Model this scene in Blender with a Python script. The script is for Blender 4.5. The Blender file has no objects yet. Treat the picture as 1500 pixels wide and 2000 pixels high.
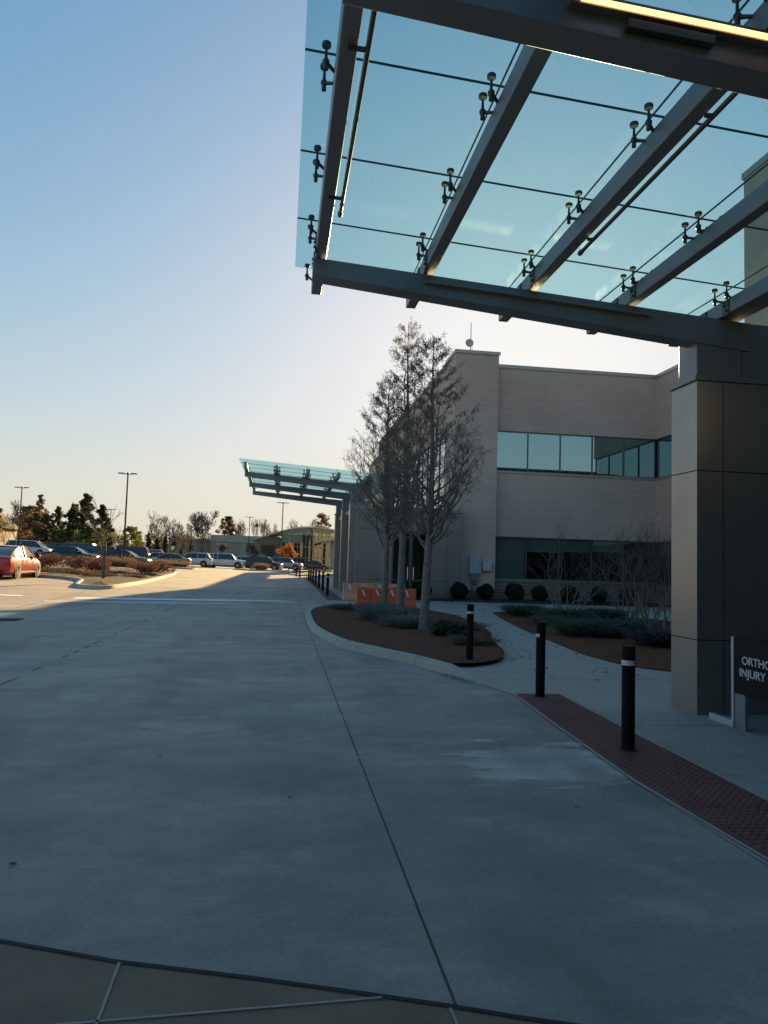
import bpy, math, random
from mathutils import Vector, Matrix, noise as mnoise
R = math.radians
scene = bpy.context.scene
col = scene.collection

# ------------------------------------------------------------------ helpers
def sm(a, b, t):
    t = max(0.0, min(1.0, (t - a) / (b - a)))
    return t * t * (3 - 2 * t)

def gz(x, y):
    """height of the ground: level by the entrance, rising towards the car park"""
    z = .25 * sm(18, 34, y) + .001 * max(0, min(y, 200) - 34)
    u = -x - 6
    u = .5 * (u + math.sqrt(u * u + 9))
    u = min(u, 45)
    return z + .042 * u * sm(30, 70, y)

class MB:
    def __init__(s):
        s.v = []; s.f = []; s.m = []
    def add(s, verts, faces, mi=0):
        o = len(s.v)
        s.v.extend([tuple(p) for p in verts])
        s.f.extend([tuple(i + o for i in f) for f in faces])
        s.m.extend([mi] * len(faces))
    def box(s, x0, y0, z0, x1, y1, z1, mi=0):
        s.hexa([(x0, y0, z0), (x1, y0, z0), (x1, y1, z0), (x0, y1, z0),
                (x0, y0, z1), (x1, y0, z1), (x1, y1, z1), (x0, y1, z1)], mi)
    def hexa(s, v, mi=0):
        s.add(v, [(3, 2, 1, 0), (4, 5, 6, 7), (0, 1, 5, 4), (1, 2, 6, 5), (2, 3, 7, 6), (3, 0, 4, 7)], mi)
    def bar(s, p0, p1, w, h, mi=0):
        """rectangular bar from p0 to p1 (w sideways, h upwards)"""
        p0 = Vector(p0); p1 = Vector(p1); d = (p1 - p0).normalized()
        up = Vector((0, 0, 1)) if abs(d.z) < .95 else Vector((0, 1, 0))
        a = d.cross(up).normalized() * w * .5; b = a.cross(d).normalized() * h * .5
        s.hexa([p0 - a - b, p0 + a - b, p1 + a - b, p1 - a - b, p0 - a + b, p0 + a + b, p1 + a + b, p1 - a + b], mi)
    def tube(s, pts, rad, n=6, mi=0, cap=True):
        pts = [Vector(p) for p in pts]
        if not isinstance(rad, (list, tuple)): rad = [rad] * len(pts)
        o = len(s.v); k = len(pts)
        for i, p in enumerate(pts):
            d = (pts[min(i + 1, k - 1)] - pts[max(i - 1, 0)])
            d = d.normalized() if d.length > 1e-9 else Vector((0, 0, 1))
            u = Vector((1, 0, 0)) if abs(d.x) < .8 else Vector((0, 1, 0))
            a = d.cross(u).normalized(); b = d.cross(a)
            for j in range(n):
                t = 2 * math.pi * j / n
                s.v.append(tuple(p + (a * math.cos(t) + b * math.sin(t)) * rad[i]))
        for i in range(k - 1):
            for j in range(n):
                a0 = o + i * n + j; a1 = o + i * n + (j + 1) % n
                s.f.append((a0, a0 + n, a1 + n, a1)); s.m.append(mi)
        if cap:
            s.f.append(tuple(o + j for j in range(n))); s.m.append(mi)
            s.f.append(tuple(o + (k - 1) * n + j for j in reversed(range(n)))); s.m.append(mi)
    def lathe(s, prof, c=(0, 0, 0), n=16, axis='z', mi=0):
        o = len(s.v)
        for r, h in prof:
            for j in range(n):
                t = 2 * math.pi * j / n
                a, b = r * math.cos(t), r * math.sin(t)
                p = (a, b, h) if axis == 'z' else ((a, h, b) if axis == 'y' else (h, a, b))
                s.v.append((c[0] + p[0], c[1] + p[1], c[2] + p[2]))
        for i in range(len(prof) - 1):
            for j in range(n):
                a0 = o + i * n + j; a1 = o + i * n + (j + 1) % n
                q = (a0, a1, a1 + n, a0 + n)
                s.f.append(q if axis != 'y' else q[::-1]); s.m.append(mi)
        s.f.append(tuple(o + j for j in reversed(range(n)))); s.m.append(mi)
        s.f.append(tuple(o + (len(prof) - 1) * n + j for j in range(n))); s.m.append(mi)
    def quad(s, p, a, b, mi=0):
        p = Vector(p); a = Vector(a); b = Vector(b)
        s.add([p - a - b, p + a - b, p + a + b, p - a + b], [(0, 1, 2, 3)], mi)
    def build(s, name, mats, parent=None, smooth=False, world=False, bevel=0, loc=None):
        me = bpy.data.meshes.new(name)
        v = s.v
        if world and parent is not None:
            L = parent.location; v = [(p[0] - L.x, p[1] - L.y, p[2] - L.z) for p in v]
        elif loc is not None:
            v = [(p[0] - loc[0], p[1] - loc[1], p[2] - loc[2]) for p in v]
        me.from_pydata(v, [], s.f)
        if not isinstance(mats, (list, tuple)): mats = [mats]
        for m in mats: me.materials.append(m)
        if len(mats) > 1: me.polygons.foreach_set('material_index', s.m)
        if smooth:
            me.polygons.foreach_set('use_smooth', [True] * len(me.polygons))
            me.set_sharp_from_angle(angle=R(38))
        me.update()
        o = bpy.data.objects.new(name, me)
        col.objects.link(o)
        if parent is not None: o.parent = parent
        elif loc is not None: o.location = loc
        if bevel:
            b = o.modifiers.new('bevel', 'BEVEL'); b.width = bevel; b.segments = 2; b.limit_method = 'ANGLE'; b.angle_limit = R(40)
        return o

def tag(o, label=None, cat=None, group=None, kind=None):
    if label: o['label'] = label
    if cat: o['category'] = cat
    if group: o['group'] = group
    if kind: o['kind'] = kind
    return o

def thing(name, label, cat, loc=(0, 0, 0), rz=0, group=None):
    o = bpy.data.objects.new(name, None); col.objects.link(o)
    o.empty_display_size = .3
    o.location = loc; o.rotation_euler = (0, 0, rz)
    return tag(o, label, cat, group)

def copy_tree(o, parent=None):
    c = o.copy(); col.objects.link(c)
    if parent is not None: c.parent = parent
    for ch in list(o.children): copy_tree(ch, c)
    return c

# ------------------------------------------------------------------ materials
def mat(name, color=(.5, .5, .5), rough=.6, metal=0., spec=.5):
    m = bpy.data.materials.new(name); m.use_nodes = True
    b = m.node_tree.nodes['Principled BSDF']
    b.inputs['Base Color'].default_value = (*color, 1)
    b.inputs['Roughness'].default_value = rough
    b.inputs['Metallic'].default_value = metal
    b.inputs['Specular IOR Level'].default_value = spec
    return m

class NT:
    def __init__(s, m):
        s.m = m; s.t = m.node_tree; s.n = s.t.nodes; s.b = s.n['Principled BSDF']
        s.geo = s.n.new('ShaderNodeNewGeometry')
        s.pos = s.geo.outputs['Position']
    def link(s, a, b): s.t.links.new(a, b)
    def mapping(s, scale=(1, 1, 1), vec=None):
        k = s.n.new('ShaderNodeMapping'); k.inputs['Scale'].default_value = scale
        s.link(vec or s.pos, k.inputs['Vector']); return k.outputs[0]
    def noise(s, scale, detail=4, vec=None, rough=.55):
        k = s.n.new('ShaderNodeTexNoise'); k.inputs['Scale'].default_value = scale
        k.inputs['Detail'].default_value = detail; k.inputs['Roughness'].default_value = rough
        s.link(vec or s.pos, k.inputs['Vector']); return k.outputs['Fac']
    def ramp(s, fac, stops):
        k = s.n.new('ShaderNodeValToRGB'); e = k.color_ramp.elements
        while len(e) < len(stops): e.new(.5)
        for i, (p, c) in enumerate(stops):
            e[i].position = p; e[i].color = (*c, 1) if len(c) == 3 else c
        s.link(fac, k.inputs['Fac']); return k.outputs['Color']
    def mix(s, fac, a, b, mode='MIX'):
        k = s.n.new('ShaderNodeMix'); k.data_type = 'RGBA'; k.blend_type = mode
        for sock, val in ((k.inputs[0], fac), (k.inputs[6], a), (k.inputs[7], b)):
            if hasattr(val, 'is_output'): s.link(val, sock)
            elif isinstance(val, (int, float)): sock.default_value = val
            else: sock.default_value = (*val, 1)
        return k.outputs[2]
    def math(s, op, a, b=None, c=None):
        k = s.n.new('ShaderNodeMath'); k.operation = op
        for i, val in enumerate((a, b, c)):
            if val is None: continue
            if hasattr(val, 'is_output'): s.link(val, k.inputs[i])
            else: k.inputs[i].default_value = val
        return k.outputs[0]
    def xyz(s):
        k = s.n.new('ShaderNodeSeparateXYZ'); s.link(s.pos, k.inputs[0]); return k.outputs
    def comb(s, x, y, z=0.):
        k = s.n.new('ShaderNodeCombineXYZ')
        for i, val in enumerate((x, y, z)):
            if hasattr(val, 'is_output'): s.link(val, k.inputs[i])
            else: k.inputs[i].default_value = val
        return k.outputs[0]
    def bump(s, h, strength=.3, dist=.01):
        k = s.n.new('ShaderNodeBump'); k.inputs['Strength'].default_value = strength
        k.inputs['Distance'].default_value = dist
        s.link(h, k.inputs['Height']); s.link(k.outputs[0], s.b.inputs['Normal'])
    def color(s, c): s.link(c, s.b.inputs['Base Color'])
    def rough(s, c): s.link(c, s.b.inputs['Roughness'])

def noisy(name, c0, c1, scale=6, rough=.7, metal=0., detail=5, bump=.0, dist=.01, spec=.5, lo=.3, hi=.7):
    m = mat(name, c0, rough, metal, spec); t = NT(m)
    n = t.noise(scale, detail)
    t.color(t.ramp(n, [(lo, c0), (hi, c1)]))
    if bump: t.bump(t.noise(scale * 4, 6), bump, dist)
    return m

def line_mask(t, v, at, w, wob=None):
    """1 on a line v == at of half width w"""
    d = t.math('SUBTRACT', v, at)
    if wob is not None: d = t.math('ADD', d, wob)
    return t.math('LESS_THAN', t.math('ABSOLUTE', d), w)

def concrete_road():
    m = mat('concrete_road', rough=.8, spec=.35); t = NT(m); X, Y, Z = t.xyz()
    big = t.noise(.22, 5); mid = t.noise(.62, 9, t.mapping((.8, 1.25, 1)), rough=.66); fine = t.noise(38, 6, rough=.7)
    streak = t.noise(1.0, 5, t.mapping((.55, 1.0, 1)), rough=.66)
    c = t.ramp(big, [(.32, (.25, .218, .17)), (.68, (.46, .405, .32))])
    c = t.mix(.66, c, t.ramp(mid, [(.37, (.15, .137, .117)), (.5, (.33, .297, .252)), (.62, (.53, .475, .405))]))
    st2 = t.noise(2.4, 8, t.mapping((.8, 1.3, 1)), rough=.7)
    c = t.mix(.3, c, t.ramp(st2, [(.38, (.14, .128, .11)), (.5, (.33, .3, .255)), (.64, (.55, .5, .43))]))
    trk = t.noise(.8, 5, t.mapping((2.6, .09, 1)), rough=.6)
    c = t.mix(.26, c, t.ramp(trk, [(.36, (.13, .12, .105)), (.62, (.46, .42, .36))]))
    c = t.mix(.3, c, t.ramp(streak, [(.36, (.16, .14, .11)), (.64, (.56, .49, .395))]))
    c = t.mix(.35, c, t.ramp(fine, [(.28, (.17, .155, .13)), (.5, (.34, .305, .26)), (.78, (.54, .49, .42))]))
    # worn pale patch by the crossing, with a ragged edge
    pr = t.math('MULTIPLY', t.math('SUBTRACT', X, 2.25), .95); py = t.math('MULTIPLY', t.math('SUBTRACT', Y, 5.9), .9)
    dd = t.math('SQRT', t.math('ADD', t.math('MULTIPLY', pr, pr), t.math('MULTIPLY', py, py)))
    dd = t.math('ADD', dd, t.math('MULTIPLY', t.math('SUBTRACT', t.noise(1.9, 7, t.mapping((.6, 1.6, 1)), .68), .5), 2.0))
    k = t.ramp(dd, [(.55, (1, 1, 1)), (.68, (0, 0, 0))])
    k = t.math('MULTIPLY', k, t.ramp(t.noise(3.2, 7, t.mapping((.6, 1.5, 1)), .7), [(.3, (.25, .25, .25)), (.65, (1, 1, 1))]))
    c = t.mix(t.math('MULTIPLY', k, .8), c, (.70, .68, .65))
    # pale drag marks and oil spots in the lane
    c = t.mix(t.math('MULTIPLY', t.ramp(t.noise(.9, 8, t.mapping((.75, 1.05, 1)), .7), [(.54, (0, 0, 0)), (.66, (1, 1, 1))]), .42), c, (.6, .56, .5))
    c = t.mix(t.math('MULTIPLY', t.ramp(t.noise(.75, 4, t.mapping((1.2, .35, 1))), [(.54, (0, 0, 0)), (.66, (1, 1, 1))]), .42), c, (.15, .135, .115))
    sp = t.n.new('ShaderNodeTexVoronoi'); sp.inputs['Scale'].default_value = 1.3; t.link(t.pos, sp.inputs['Vector'])
    c = t.mix(t.math('MULTIPLY', t.math('LESS_THAN', sp.outputs['Distance'], .035), .55), c, (.08, .075, .07))
    # joints
    gap = t.noise(1.6, 3)
    wob = t.math('MULTIPLY', t.math('SUBTRACT', t.noise(7, 4), .5), .02)
    j1 = line_mask(t, X, .695, .0065, t.math('MULTIPLY', wob, .3))
    j1 = t.math('MULTIPLY', j1, t.math('GREATER_THAN', t.noise(5.5, 2), .36))
    j2 = t.math('MULTIPLY', line_mask(t, X, -3.3, .02, wob), t.math('GREATER_THAN', gap, .5))
    j3 = t.math('MULTIPLY', line_mask(t, X, -7.4, .02, wob), t.math('GREATER_THAN', gap, .45))
    yy = t.math('PINGPONG', t.math('ADD', Y, .3), 2.3)
    jt = t.math('MULTIPLY', t.math('LESS_THAN', t.math('ADD', yy, wob), .012), t.math('GREATER_THAN', gap, .5))
    far = t.math('GREATER_THAN', Y, 6.5)
    jt = t.math('MULTIPLY', t.math('MULTIPLY', jt, far), .65)
    j = t.math('MAXIMUM', t.math('MAXIMUM', j1, jt), t.math('MAXIMUM', j2, j3))
    c = t.mix(t.math('MULTIPLY', j, .88), c, (.03, .03, .03))
    t.color(c)
    t.rough(t.ramp(big, [(.3, (.62, .62, .62)), (.7, (.86, .86, .86))]))
    t.bump(t.math('SUBTRACT', t.math('MULTIPLY', fine, .5), j), .2, .004)
    return m

def concrete(name, c0, c1, joint=None, jx=None):
    m = mat(name, rough=.85, spec=.35); t = NT(m); X, Y, Z = t.xyz()
    mid = t.noise(.9, 6, rough=.62); fine = t.noise(45, 5, rough=.7)
    c = t.ramp(mid, [(.3, c0), (.7, c1)])
    c = t.mix(.45, c, t.ramp(fine, [(.3, tuple(v * .6 for v in c0)), (.72, tuple(min(1, v * 1.25) for v in c1))]))
    c = t.mix(t.math('MULTIPLY', t.ramp(t.noise(2.2, 6, t.mapping((.7, 1.2, 1)), .7), [(.55, (0, 0, 0)), (.7, (1, 1, 1))]), .3), c, tuple(v * .5 for v in c0))
    h = fine
    if joint:
        wob = t.math('MULTIPLY', t.math('SUBTRACT', t.noise(6, 3), .5), .012)
        jm = t.math('LESS_THAN', t.math('ADD', t.math('PINGPONG', t.math('ADD', Y, joint[1]), joint[0]), wob), .009)
        if jx: jm = t.math('MAXIMUM', jm, t.math('LESS_THAN', t.math('ADD', t.math('PINGPONG', t.math('ADD', X, jx[1]), jx[0]), wob), .008))
        c = t.mix(t.math('MULTIPLY', jm, .7), c, (.04, .04, .04))
        h = t.math('SUBTRACT', fine, jm)
    t.color(c); t.bump(h, .25, .005)
    return m

def brick(name, c1, c2, mortar, w, h, mw=.012, bumpd=.006, wash=.5):
    m = mat(name, rough=.88, spec=.3); t = NT(m); X, Y, Z = t.xyz()
    v = t.comb(t.math('ADD', X, Y), Z)
    k = t.n.new('ShaderNodeTexBrick'); t.link(v, k.inputs['Vector'])
    k.inputs['Color1'].default_value = (*c1, 1); k.inputs['Color2'].default_value = (*c2, 1)
    k.inputs['Mortar'].default_value = (*mortar, 1); k.inputs['Scale'].default_value = 1
    k.inputs['Brick Width'].default_value = w; k.inputs['Row Height'].default_value = h
    k.inputs['Mortar Size'].default_value = mw; k.inputs['Bias'].default_value = 0
    c = k.outputs['Color']
    st = t.noise(1, 5, t.mapping((.5, .5, 7)), .65)
    c = t.mix(t.math('MULTIPLY', wash, .6), c, t.ramp(st, [(.3, tuple(x * .72 for x in c1)), (.7, tuple(min(1, x * 1.22) for x in c2))]))
    c = t.mix(.22, c, t.ramp(t.noise(.35, 4), [(.35, tuple(x * .6 for x in c1)), (.65, tuple(min(1, x * 1.25) for x in c2))]))
    t.color(c); t.bump(t.math('SUBTRACT', t.noise(60, 3), t.math('MULTIPLY', k.outputs['Fac'], 1.4)), .4, bumpd)
    return m

def glass_sheet(name, tint, refl=.12, gtint=(.9, .97, 1.), rough=.0, dirt=.0, fr=1.0):
    """flat glass: what is behind shows through tinted, the sky mirrors by angle"""
    m = bpy.data.materials.new(name); m.use_nodes = True; nt = m.node_tree; n = nt.nodes
    for x in list(n): n.remove(x)
    out = n.new('ShaderNodeOutputMaterial'); tr = n.new('ShaderNodeBsdfTransparent'); gl = n.new('ShaderNodeBsdfGlossy')
    tr.inputs[0].default_value = (*tint, 1); gl.inputs[0].default_value = (*gtint, 1); gl.inputs['Roughness'].default_value = rough
    fc = n.new('ShaderNodeLayerWeight'); fc.inputs[0].default_value = .5
    lw = n.new('ShaderNodeMath'); lw.operation = 'POWER'; lw.inputs[1].default_value = 5; nt.links.new(fc.outputs['Facing'], lw.inputs[0])
    ad = n.new('ShaderNodeMath'); ad.operation = 'MULTIPLY_ADD'; ad.inputs[1].default_value = (1 - refl) * fr; ad.inputs[2].default_value = refl
    nt.links.new(lw.outputs[0], ad.inputs[0])
    mx = n.new('ShaderNodeMixShader'); nt.links.new(ad.outputs[0], mx.inputs[0]); nt.links.new(tr.outputs[0], mx.inputs[1]); nt.links.new(gl.outputs[0], mx.inputs[2])
    last = mx.outputs[0]
    if dirt:
        df = n.new('ShaderNodeBsdfDiffuse'); df.inputs[0].default_value = (.35, .42, .42, 1)
        tc = n.new('ShaderNodeNewGeometry'); no = n.new('ShaderNodeTexNoise'); no.inputs['Scale'].default_value = 2.2; no.inputs['Detail'].default_value = 9; no.inputs['Roughness'].default_value = .75
        nt.links.new(tc.outputs['Position'], no.inputs['Vector'])
        rp = n.new('ShaderNodeMapRange'); rp.inputs[1].default_value = .4; rp.inputs[2].default_value = .8; rp.inputs[3].default_value = dirt * .3; rp.inputs[4].default_value = dirt
        nt.links.new(no.outputs['Fac'], rp.inputs[0])
        no2 = n.new('ShaderNodeTexNoise'); no2.inputs['Scale'].default_value = 26; no2.inputs['Detail'].default_value = 4
        nt.links.new(tc.outputs['Position'], no2.inputs['Vector'])
        r2 = n.new('ShaderNodeMapRange'); r2.inputs[1].default_value = .70; r2.inputs[2].default_value = .76; r2.inputs[3].default_value = 0; r2.inputs[4].default_value = .35
        nt.links.new(no2.outputs['Fac'], r2.inputs[0])
        sm_ = n.new('ShaderNodeMath'); sm_.operation = 'ADD'; nt.links.new(rp.outputs[0], sm_.inputs[0]); nt.links.new(r2.outputs[0], sm_.inputs[1])
        m2 = n.new('ShaderNodeMixShader'); nt.links.new(sm_.outputs[0], m2.inputs[0]); nt.links.new(last, m2.inputs[1]); nt.links.new(df.outputs[0], m2.inputs[2])
        last = m2.outputs[0]
    nt.links.new(last, out.inputs[0])
    return m

def emit(name, c, s):
    m = bpy.data.materials.new(name); m.use_nodes = True; n = m.node_tree.nodes
    b = n['Principled BSDF']; b.inputs['Base Color'].default_value = (*c, 1)
    b.inputs['Emission Color'].default_value = (*c, 1); b.inputs['Emission Strength'].default_value = s
    return m

def leafmat(name, c0, c1, scale=3., rough=.7, trans=.25):
    m = mat(name, c0, rough, 0, .3); t = NT(m)
    c = t.ramp(t.noise(scale, 3), [(.35, c0), (.65, c1)])
    c = t.mix(.4, c, t.ramp(t.noise(scale * 14, 2), [(.3, tuple(x * .55 for x in c0)), (.7, tuple(min(1, x * 1.3) for x in c1))]))
    t.color(c)
    if trans:
        tl = t.n.new('ShaderNodeBsdfTranslucent'); t.link(c, tl.inputs[0])
        mx = t.n.new('ShaderNodeMixShader'); mx.inputs[0].default_value = trans
        t.link(t.b.outputs[0], mx.inputs[1]); t.link(tl.outputs[0], mx.inputs[2])
        t.link(mx.outputs[0], t.n['Material Output'].inputs[0])
    return m

M = {}
M['road'] = concrete_road()
M['path'] = concrete('concrete_path', (.40, .345, .295), (.52, .46, .39), (2.55, .0))
M['apron'] = concrete('concrete_apron', (.33, .305, .265), (.47, .43, .375), (2.0, .82))
M['brownpave'] = noisy('brown_paving', (.20, .14, .088), (.29, .205, .13), 3, .8, 0, 7, .3, .005)
M['score'] = noisy('paving_score', (.36, .34, .3), (.45, .43, .38), 8, .8)
M['kerb'] = concrete('concrete_kerb', (.40, .37, .32), (.54, .50, .43), (3.0, .5))
M['darkgap'] = noisy('joint_filler', (.02, .02, .02), (.045, .042, .04), 30, .9)
M['paint'] = noisy('sunlit_road_paint', (.80, .80, .78), (.92, .92, .9), 5, .7)  # white marking paint with sun glint put into its colour
M['grass'] = noisy('lawn', (.045, .09, .015), (.10, .16, .03), 4, .9, 0, 8, .6, .03)
M['field'] = noisy('field', (.06, .06, .03), (.11, .10, .05), .3, .95)
M['mulch'] = mulch = mat('mulch', rough=.95, spec=.15)
t = NT(mulch)
v1 = t.n.new('ShaderNodeTexVoronoi'); v1.inputs['Scale'].default_value = 34; t.link(t.mapping((1, .55, 1)), v1.inputs['Vector'])
c = t.ramp(t.noise(1.3, 6, rough=.7), [(.3, (.13, .05, .03)), (.7, (.27, .11, .062))])
c = t.mix(.5, c, t.ramp(v1.outputs['Color'], [(0, (.05, .02, .013)), (1, (.27, .12, .07))]))
t.color(c); t.bump(t.math('ADD', v1.outputs['Distance'], t.noise(20, 5)), .9, .03)
M['mulchdark'] = noisy('old_mulch', (.03, .02, .014), (.085, .055, .036), 5, .95, 0, 9, .9, .06)
M['tactile'] = noisy('tactile_red', (.17, .058, .05), (.25, .09, .075), 2.5, .85, 0, 7, .3, .004)
M['brick'] = brick('tan_brick', (.60, .44, .355), (.69, .52, .425), (.60, .49, .42), .205, .0677, .009, .005)
M['darkbrick'] = brick('brown_brick', (.15, .09, .07), (.24, .155, .125), (.52, .47, .42), .3, .098, .014, .008, .25)
M['coping'] = mat('coping_metal', (.42, .40, .37), .45, .6)
M['panel'] = pm = mat('metal_panel', (.34, .325, .305), .36, .55); t = NT(pm)
t.color(t.ramp(t.noise(.5, 3), [(.35, (.32, .305, .285)), (.65, (.37, .355, .335))])); t.rough(t.ramp(t.noise(1.2, 4), [(.3, (.30,) * 3), (.7, (.42,) * 3)]))
M['panelgap'] = mat('panel_gap', (.012, .012, .012), .8)
M['bronze'] = mat('dark_bronze', (.03, .028, .026), .5, 0)
M['steel'] = noisy('canopy_paint', (.235, .245, .262), (.27, .28, .297), 2, .42, .25, 5, .05, .002)
M['steeldark'] = mat('fitting_steel', (.085, .088, .092), .4, .5)
M['canglass'] = glass_sheet('canopy_glass', (.66, .84, .865), .01, (.8, .95, .95), .0, .02, .06)
M['canjoint'] = mat('glazing_joint', (.07, .13, .14), .5)
M['lampglow'] = emit('lamp_strip', (1., .46, .13), 1.35)
M['lampoff'] = mat('lamp_lens', (.35, .36, .36), .4)
M['black'] = noisy('black_coating', (.006, .006, .006), (.011, .011, .012), 6, .7, 0, 4, spec=.15)
M['reflect'] = mat('reflective_tape', (.75, .77, .78), .35)
M['frame'] = mat('window_frame', (.16, .165, .17), .4, .7)
M['winglass'] = glass_sheet('window_glass', (.42, .56, .56), .33, (.62, .86, .92))
M['darkglass'] = glass_sheet('lower_window_glass', (.74, .8, .77), .18, (.75, .9, .9))
M['sideglass'] = glass_sheet('side_glass', (.3, .35, .35), .45, (.95, .97, 1.))
M['hallglass'] = glass_sheet('hall_glass', (.5, .62, .62), .12, (.42, .56, .6))
M['shade'] = noisy('roller_shade', (.55, .57, .54), (.62, .64, .61), 2, .9)
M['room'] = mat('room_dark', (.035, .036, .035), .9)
M['roomlight'] = mat('room_wall', (.30, .32, .27), .9)
M['hallroom'] = mat('hall_interior', (.16, .16, .14), .9)
M['lobby'] = mat('lobby_wall', (.62, .66, .56), .9)
M['bark'] = noisy('cypress_bark', (.14, .115, .10), (.33, .285, .25), 14, .9, 0, 6, .8, .02)
M['twig'] = noisy('twigs', (.14, .12, .10), (.22, .19, .165), 6, .9)
M['needle'] = leafmat('cypress_needles', (.11, .105, .085), (.21, .18, .14), 2.5, .7, .4)
M['palebark'] = noisy('pale_bark', (.18, .15, .125), (.34, .29, .245), 10, .85)
M['greybark'] = noisy('grey_bark', (.12, .098, .08), (.20, .165, .135), 8, .9)
M['barewood'] = noisy('bare_wood', (.16, .125, .095), (.26, .21, .16), 5, .9)
M['sage'] = leafmat('sage_leaves', (.13, .15, .135), (.25, .28, .25), 4)
M['juniper'] = leafmat('juniper', (.06, .095, .065), (.12, .17, .115), 4)
M['purple'] = leafmat('purple_leaves', (.06, .045, .075), (.12, .095, .15), 5)
M['darkleaf'] = leafmat('dark_leaves', (.025, .04, .022), (.06, .08, .04), 5)
M['box'] = leafmat('boxwood', (.010, .02, .011), (.026, .044, .02), 6, .6, .1)
M['dry'] = leafmat('dry_leaves', (.10, .075, .045), (.20, .15, .09), 6)
M['rust'] = leafmat('rust_leaves', (.18, .09, .06), (.32, .17, .11), 3)
M['tangrass'] = leafmat('tan_grass', (.28, .18, .09), (.46, .31, .16), 2.5)
M['orange'] = leafmat('orange_leaves', (.42, .15, .03), (.62, .30, .06), 2.5, .7, .4)
M['ygreen'] = leafmat('yellow_green_leaves', (.14, .15, .03), (.26, .23, .05), 2, .7, .35)
M['everg'] = leafmat('evergreen', (.04, .066, .036), (.09, .12, .055), .6, .7, .62)
M['evergl'] = leafmat('evergreen_light', (.075, .105, .04), (.14, .165, .065), .6, .7, .62)
M['brownleaf'] = leafmat('brown_leaves', (.13, .085, .055), (.22, .145, .09), .8, .7, .62)
M['redbrown'] = leafmat('red_brown_leaves', (.12, .075, .07), (.20, .125, .105), .8, .7, .62)
M['oakleaf'] = leafmat('oak_leaves', (.13, .10, .055), (.21, .165, .09), .6, .7, .62)
M['oran'] = noisy('orange_plastic', (.72, .105, .03), (.85, .16, .05), 3, .5, 0, 5)
M['salmon'] = noisy('faded_orange_plastic', (.66, .27, .16), (.76, .36, .23), 3, .6, 0, 5)
M['tape'] = mat('white_tape', (.82, .80, .78), .5)
M['cabinet'] = mat('grey_cabinet', (.42, .45, .50), .5)
M['cabinet2'] = mat('pale_cabinet', (.52, .54, .50), .55)
M['conduit'] = mat('conduit_grey', (.22, .24, .26), .5, .3)
M['dish'] = mat('dish_grey', (.55, .54, .52), .6)
M['signface'] = mat('sign_face', (.009, .008, .008), .6, 0, .2)
M['signpost'] = mat('sign_post', (.50, .53, .60), .45, .3)
M['letter'] = mat('sign_letters', (.62, .63, .64), .6)
M['tyre'] = mat('tyre', (.015, .015, .015), .85)
M['rim'] = mat('alloy_rim', (.5, .49, .46), .3, .8)
M['carglass'] = mat('car_glass', (.015, .02, .022), .06, 0, .9)
M['carblack'] = mat('car_trim', (.012, .012, .012), .6)
M['headlight'] = mat('headlight_lens', (.7, .7, .68), .15)
M['taillight'] = mat('tail_light_lens', (.35, .015, .012), .2)
M['chrome'] = mat('chrome', (.7, .69, .66), .15, 1)
M['pole'] = mat('lamp_pole', (.045, .032, .028), .5, .3)
M['farwall'] = noisy('far_render', (.30, .27, .23), (.36, .33, .285), .4, .9)
M['farroof'] = mat('far_fascia', (.37, .36, .33), .6)
M['cream'] = mat('cream_siding', (.52, .46, .36), .8)
M['shingle'] = noisy('shingles', (.06, .055, .05), (.10, .09, .085), 3, .9)
M['yellowsign'] = mat('sign_tan', (.45, .36, .24), .6)
M['leaflit'] = leafmat('fallen_leaves', (.07, .04, .025), (.17, .10, .06), 7, .8, .1)
M['iron'] = noisy('cast_iron', (.03, .028, .027), (.06, .055, .05), 12, .7, .3)

# ------------------------------------------------------------------ world, sun, camera
SUN_AZ, SUN_EL = R(19), R(15.4)
w = bpy.data.worlds.new('World'); scene.world = w; w.use_nodes = True
nt = w.node_tree
bg = nt.nodes['Background']
sky = nt.nodes.new('ShaderNodeTexSky'); sky.sky_type = 'NISHITA'; sky.sun_disc = False
sky.sun_elevation = SUN_EL; sky.sun_rotation = SUN_AZ
sky.air_density = 1.0; sky.dust_density = .6; sky.ozone_density = 2.2; sky.altitude = 150
# soft shoulder on the very bright air round the sun
def vm(op, a, b):
    k = nt.nodes.new('ShaderNodeVectorMath'); k.operation = op
    for i, v in enumerate((a, b)):
        if hasattr(v, 'is_output'): nt.links.new(v, k.inputs[i])
        else: k.inputs[i].default_value = (v, v, v)
    return k.outputs[0]
hs_ = nt.nodes.new('ShaderNodeHueSaturation'); hs_.inputs['Saturation'].default_value = 1.26; nt.links.new(sky.outputs[0], hs_.inputs['Color'])
comp = vm('DIVIDE', vm('MULTIPLY', hs_.outputs[0], 1.02), vm('ADD', vm('MULTIPLY', hs_.outputs[0], .26), 1.0))
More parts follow.
